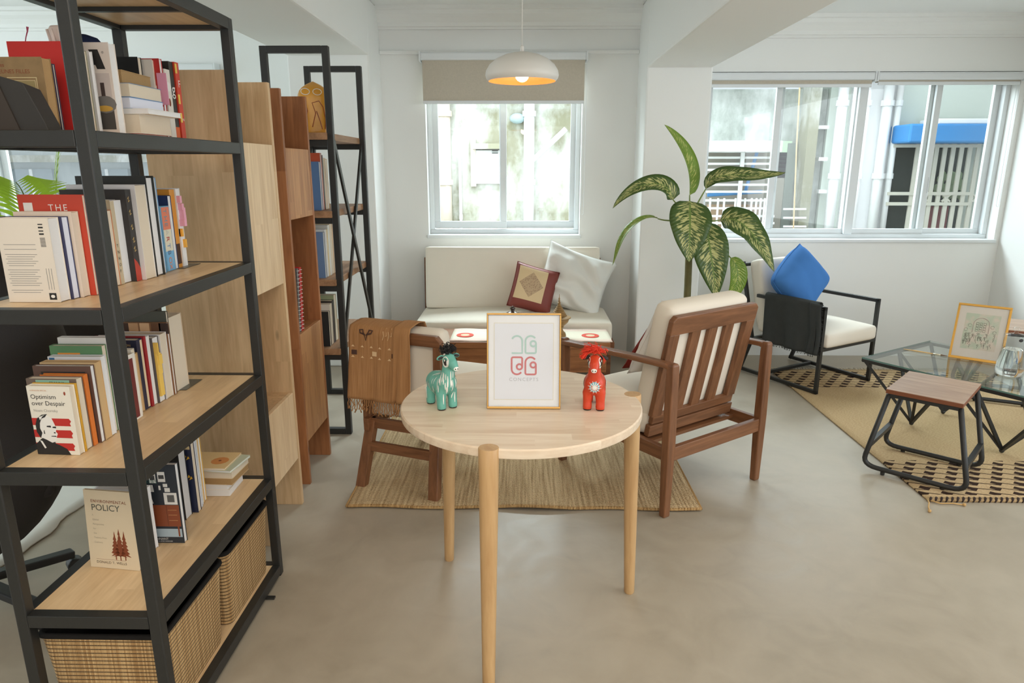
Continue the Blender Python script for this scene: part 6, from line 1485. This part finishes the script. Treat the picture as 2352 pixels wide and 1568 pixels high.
# ---- gold framed drawing leaning on the glass table
pf = thing('framed_drawing', 'gold framed ink drawing of a crowd and arched window on the glass table', 'picture', (2.521, 3.955, GZ + .0065), math.atan2(-.161, .204))
TL2 = Matrix.Rotation(math.radians(-20), 4, 'X'); PWD, PHT = .262, .332
GF = plain('matte_gold_frame', (206, 156, 74), .38, .6)
q = MB()
for a, b_ in (((0, 0, 0), (PWD, .018, .015)), ((0, 0, PHT - .013), (PWD, .018, PHT)), ((0, 0, .015), (.012, .018, PHT - .013)), ((PWD - .012, 0, .015), (PWD, .018, PHT - .013))): q.box(a, b_, TL2)
q.build('frame', GF, pf, bevel=.0015)
mt = MB().box((.010, .005, .012), (PWD - .010, .012, PHT - .011), TL2).build('mat_board', plain('cream_mat', (224, 214, 200), .7), pf)
def drawing():
    m, nt, p = _mat('ink_drawing'); L = nt.links.new; tc = N(nt, 'ShaderNodeTexCoord')
    a = N(nt, 'ShaderNodeTexNoise'); a.inputs['Scale'].default_value = 22; a.inputs['Detail'].default_value = 3; L(tc.outputs['Object'], a.inputs['Vector'])
    r = N(nt, 'ShaderNodeValToRGB'); r.color_ramp.elements[0].position = .42; r.color_ramp.elements[0].color = srgb((196, 204, 180)); r.color_ramp.elements[1].position = .6; r.color_ramp.elements[1].color = srgb((220, 206, 188)); L(a.outputs['Fac'], r.inputs[0]); L(r.outputs[0], p.inputs['Base Color']); p.inputs['Roughness'].default_value = .7; return m
dp = MB().box((.048, .0042, .065), (PWD - .044, .006, PHT - .055), TL2).build('drawing_paper', drawing(), mt)
def dstroke(pts, w_, mat, closed=False): MB().tube([TL2 @ Vector((x, .0040, z)) for x, z in pts], w_, 4, closed=closed, up=TL2 @ Vector((0, 1, 0))).build('ink_line', mat, dp)
GI = plain('soft_grey_ink', (104, 92, 84), .7); PI_ = plain('pale_wash', (180, 164, 152), .7)
dstroke([(.092, .165), (.092, .215)] + arc(.131, .215, .039, 180, 0, 10) + [(.170, .165)], .0022, PI_)
for i in range(3):
    for j in range(4): x = .106 + i * .018; z = .172 + j * .014; dstroke([(x, z), (x + .012, z), (x + .012, z + .011), (x, z + .011)], .0010, GI, True)
for x, z in ((.076, .205), (.060, .178), (.186, .205), (.200, .175)): dstroke(arc(x, z, .009, 0, 330, 8), .0007, GI)
random.seed(12)
for k in range(46):
    x = random.uniform(.056, .205); z = random.uniform(.078, .150); dstroke(arc(x, z + .012, .004, 0, 330, 6), .0007, INK if k % 3 == 0 else GI); dstroke([(x, z + .008), (x + random.gauss(0, .003), z - .006)], .0008, INK if k % 4 == 0 else GI)
MB().box((.010, .002, .012), (PWD - .010, .003, PHT - .011), TL2).build('pane', thin_glass('picture_glass', (.985, .985, .985), .035), pf)
MB().bar(TL2 @ Vector((PWD / 2, .018, PHT * .65)), (PWD / 2, .20, .002), .04, .004).build('easel_back', plain('black_backing', (40, 38, 38), .7), pf)
# ---- brush lying on the glass
bs = thing('paint_brush', 'long thin wooden paint brush lying on the glass table', 'paint brush', (2.345, 4.116, GZ + .0105), math.atan2(-.166, .181))
MB().tube([(0, 0, 0), (.06, 0, .0), (.16, 0, 0)], [.0022, .0042, .0036], 8).build('handle', plain('pale_brush_wood', (216, 176, 112), .5), bs, smooth=True); MB().tube([(.16, 0, 0), (.20, 0, 0)], .0042, 8).build('ferrule', plain('brass_ferrule', (206, 196, 170), .3, .9), bs, smooth=True); MB().tube([(.20, 0, 0), (.235, 0, 0)], [.0042, .0015], 8).build('bristles', plain('brown_bristle', (110, 76, 46), .8), bs, smooth=True)
# ---- water jug
jg = thing('water_jug', 'clear glass water jug with a glass lid on the glass table', 'jug', (2.625, 3.585, GZ + .0065))
CG = thin_glass('jug_glass', (.97, .985, .985), .07)
jp = [(.052, 0), (.064, .004), (.068, .02), (.066, .06), (.058, .11), (.047, .16), (.044, .19), (.048, .215), (.052, .222)]
smooth_by_angle(MB().lathe(jp, seg=40, close=False).build('body', CG, jg), 1.2); MB().lathe([(.001, .003), (.054, .003), (.062, .008)], seg=40, close=False).build('base', CG, jg, smooth=True)
wm = bpy.data.materials.new('water'); wm.use_nodes = True; pr = wm.node_tree.nodes['Principled BSDF']; pr.inputs['Transmission Weight'].default_value = 1; pr.inputs['IOR'].default_value = 1.33; pr.inputs['Roughness'].default_value = 0; pr.inputs['Base Color'].default_value = (.97, .99, .99, 1)
MB().lathe([(.001, .006), (.056, .006), (.0655, .02), (.0635, .06), (.0555, .11), (.0475, .148), (.001, .148)], seg=40).build('water', wm, jg, smooth=False, fix=True)
for f_ in jg.children[-1].data.polygons: f_.use_smooth = True
jg.children[-1].data.set_sharp_from_angle(angle=.7)
MB().lathe([(.050, .214), (.051, .222), (.046, .228), (.020, .232), (.010, .236), (.008, .242), (.016, .252), (.018, .260), (.010, .268), (.001, .269)], seg=32, close=False).build('lid', CG, jg, smooth=True)
MB().sphere((.0, -.0455, .205), (.012, .002, .009), 14, 8).build('sticker', INK, jg, smooth=True)
MB().tube([(.046, .02, .20), (.075, .03, .195), (.088, .035, .16), (.084, .033, .10), (.066, .028, .065)], .006, 10).build('handle', CG, jg, smooth=True)

# ================================================================ small wooden top stools with black loops
STW = wood('stool_top_walnut', (140, 108, 86), (190, 160, 136), along=0, across=1, rough=.35); STE = plain('stool_edge_brown', (122, 70, 42), .5)
def stool(label, c, rz, zt=.45):
    r = thing('side_stool', label, 'stool', (c[0], c[1], .004), rz, 'small stools with black loop legs')
    a, b_ = .162, .206
    MB().box((-a, -b_, zt - .022), (a, b_, zt - .0015)).build('seat_edge', STE, r, bevel=.002); MB().box((-a + .0008, -b_ + .0008, zt - .002), (a - .0008, b_ - .0008, zt)).build('seat_top', STW, r)
    for y in (-b_ + .022, b_ - .022):
        R_ = .055; x0, x1 = a - .012, a + .068; pts = []
        z0 = .026
        def side(s):
            top_ = Vector((s * x0, y, zt - .030)); bot = Vector((s * x1, y, z0)); d = (bot - top_).normalized(); q1 = bot - d * R_ * 1.05; q2 = bot + Vector((-s * R_ * 1.35, 0, 0))
            return [top_] + [bez([q1, bot, q2], k / 6) for k in range(7)]
        pts = side(-1) + side(1)[::-1]
        MB().tube([p + Vector((0, 0, .0)) for p in pts], .0125, 10).build('leg_loop', BLACK, r, smooth=True)
        MB().box((-a + .015, y - .009, zt - .042), (a - .015, y + .009, zt - .022)).build('seat_rail', BLACK, r)
        for s in (-1, 1): MB().lathe([(.010, .0), (.011, .016)], (s * (x1 - .10), y, 0.0), 10).build('glide', BLACK, r)
    for s in (-1, 1):
        MB().box((s * (a - .02) - .009, -b_ + .03, zt - .042), (s * (a - .02) + .009, b_ - .03, zt - .022)).build('seat_rail', BLACK, r)
        k = .70; x = s * ((a - .012) + (.08) * k); z = (zt - .03) * (1 - k) + .026 * k
        MB().bar((x, -b_ + .022, z), (x, b_ - .022, z), .022, .022).build('stretcher', BLACK, r)
    return r
stool('small stool with brown top and black loop legs in front of the glass table', (2.022, 3.238), math.atan2(-.217, .241))
stool('second stool cut off by the right picture edge behind the jug', (3.16, 4.42), math.atan2(-.217, .241) + .3, .50)

# ================================================================ desk area behind the bookshelf
DK = plain('black_office_fabric', (44, 40, 38), .75, bump=.3, bscale=500); DP = plain('black_plastic', (38, 38, 38), .45); CHR = plain('chrome', (200, 204, 206), .15, 1.0)
def office_chair(label, loc, rz, s=1.0, chrome=False, egg=False):
    r = thing('office_chair', label, 'office chair', loc, rz)
    def sbk(u, v):
        a = (u - .5) * 2; z = .36 + .66 * v
        wv = .26 * (1 - abs(2 * v - 1) ** 3.2) ** .5 if 0 < v < 1 else .02
        return (a * wv, .02 + .10 * a * a + .05 * (v - .3) ** 2, z)
    def egg_shell(i, j):
        a = (i - .5) * PI * 1.15; v = -1 + 2 * (.015 + .97 * j); k = math.sqrt(1 - v * v); return (.365 * k * math.sin(a), -.20 + .27 * k * math.cos(a), .81 + .58 * v)
    if egg: MB().grid(28, 28, egg_shell).build('backrest', DK, r, smooth=True, solid=.03)
    else: MB().grid(18, 20, lambda i, j: sbk(i, .02 + .96 * j)).build('backrest', DK, r, smooth=True, solid=.05)
    MB().soft((0, -.27, .47), (.25, .24, .045), .04, 8, (0, 0, .015)).build('seat', DK, r, smooth=True)
    MB().bar((0, .085, .60), (0, -.16, .41), .06, .02).build('back_support', DP, r, bevel=.004); MB().lathe([(.03, .10), (.03, .28), (.02, .28), (.02, .43)], (0, -.26, 0), 16).build('gas_lift', DP, r)
    for k in range(5):
        a = 2 * PI * k / 5 + (.815 if egg else .5); e = Vector((.30 * math.cos(a), -.26 + .30 * math.sin(a), .075))
        lg = MB().bar((0, -.26, .115), e, .045, .030).build('base_leg', DP, r, bevel=.006)
        MB().lathe([(.026, -.022), (.028, -.018), (.028, .018), (.026, .022)], (0, 0, 0), 14).build('caster', DP, lg).matrix_local = Matrix.Translation(e + Vector((0, 0, -.046))) @ Matrix.Rotation(PI / 2, 4, 'X')
    for sx in (() if egg else (-1, 1)):
        am = CHR if chrome else DP
        MB().tube([(sx * .20, -.26, .42), (sx * .29, -.26, .44), (sx * .30, -.25, .64)], .014, 8).build('arm_post', am, r, smooth=True); MB().soft((sx * .30, -.26, .655), (.035, .12, .014), .013, 6).build('arm_pad', DP, r, smooth=True)
    return r
office_chair('big black egg shaped office chair right behind the bookshelf', (-1.71, 1.86, 0), -2.38, egg=True)
office_chair('smaller black desk chair further back by the window', (-2.36, 3.62, 0), -2.2, chrome=True)
bpy.context.view_layer.update()
pf2 = thing('round_pouf', 'light green ribbed floor pouf near the desk window', 'pouf', (-3.18, 4.55, 0))
pp_ = MB()
def pouf(u, v):
    a = u * 2 * PI; k = math.sin(PI * (.06 + .88 * v)) ** .45; rr = .24 * k * (1 + .03 * math.cos(a * 14)); return (rr * math.cos(a), rr * math.sin(a), .44 * v)
pp_.grid(84, 12, pouf); pp_.build('cover', cloth('pale_green_knit', (176, 194, 146), var=.08, weave=200), pf2, smooth=True)
wr = thing('white_floor_mat', 'white wavy edged floor mat beside the office chair', 'mat', (-2.7, 3.2, 0))
MB().grid(20, 40, lambda i, j: (-.6 + 1.295 * i + (.012 * math.sin(j * 26) + .008 * math.sin(j * 61) if i > .96 else 0), -1.3 + 2.0 * j, .006 + .002 * math.sin(i * 9 + j * 17))).build('cloth', cloth('white_canvas', (226, 226, 218), var=.05, weave=300), wr, smooth=True, solid=.006)
# areca palm by the desk window
pm = thing('areca_palm', 'bright green areca palm in front of the desk window', 'plant', (-3.0, 4.25, 0))
smooth_by_angle(MB().lathe([(.13, 0), (.17, .30), (.175, .32), (.16, .32), (.155, .29)], seg=28).build('pot', plain('grey_pot', (150, 150, 146), .6), pm), .6)
MB().lathe([(.157, .28), (.001, .29)], seg=20).build('soil', MATS['potting_soil'], pm)
def palm_leaf_mat():
    m, nt, p = _mat('palm_green'); p.inputs['Base Color'].default_value = srgb((136, 168, 48)); p.inputs['Roughness'].default_value = .45
    t = N(nt, 'ShaderNodeBsdfTranslucent'); t.inputs[0].default_value = srgb((176, 204, 66)); mx = N(nt, 'ShaderNodeMixShader'); mx.inputs[0].default_value = .45
    nt.links.new(p.outputs[0], mx.inputs[1]); nt.links.new(t.outputs[0], mx.inputs[2]); nt.links.new(mx.outputs[0], nt.nodes['Material Output'].inputs['Surface']); return m
PMM = palm_leaf_mat(); random.seed(21)
def frond(tip, mid, n=16, ll=.26):
    b0 = Vector((random.uniform(-.03, .03), random.uniform(-.03, .03), .28)); P = [b0, Vector(mid) * .6 + Vector((0, 0, .25)), Vector(mid), Vector(tip)]
    st = MB().tube([bez(P, k / 14) for k in range(15)], [.008 - .0004 * k for k in range(15)], 6).build('frond_stem', MATS['petiole_green'], pm, smooth=True)
    for k in range(n):
        t = .42 + .58 * k / (n - 1); c = bez(P, t); d = (bez(P, min(1, t + .02)) - bez(P, t - .02)).normalized(); s = d.cross(Vector((0, 0, 1))).normalized()
        for sg in (-1, 1):
            L_ = ll * (1 - .5 * abs(t - .65) * 2); e1 = c + (d * .55 + s * sg * .8 + Vector((0, 0, .25))) * L_ * .55; e2 = c + (d * .9 + s * sg * .95 + Vector((0, 0, -.15))) * L_
            w_ = s.cross(d) * .0; bb = MB(); wv = d.cross((e2 - c).normalized()).cross((e2 - c).normalized()).normalized() * .014
            bb.add([c, e1 - wv, e2, e1 + wv], [(0, 1, 2, 3)]); bb.build('leaflet', PMM, st)
for tp, md in (((.28, -.55, 1.42), (.12, -.25, 1.35)), ((-.10, -.75, 1.25), (-.05, -.35, 1.32)), ((.55, -.15, 1.30), (.25, -.05, 1.40)), ((-.45, -.3, 1.40), (-.22, -.1, 1.42)), ((.15, .1, 1.75), (.06, .03, 1.3)), ((.25, -.7, .95), (.15, -.4, 1.15)), ((-.35, -.7, 1.05), (-.2, -.4, 1.22)), ((.5, -.5, 1.15), (.28, -.28, 1.28))): frond(tp, md)
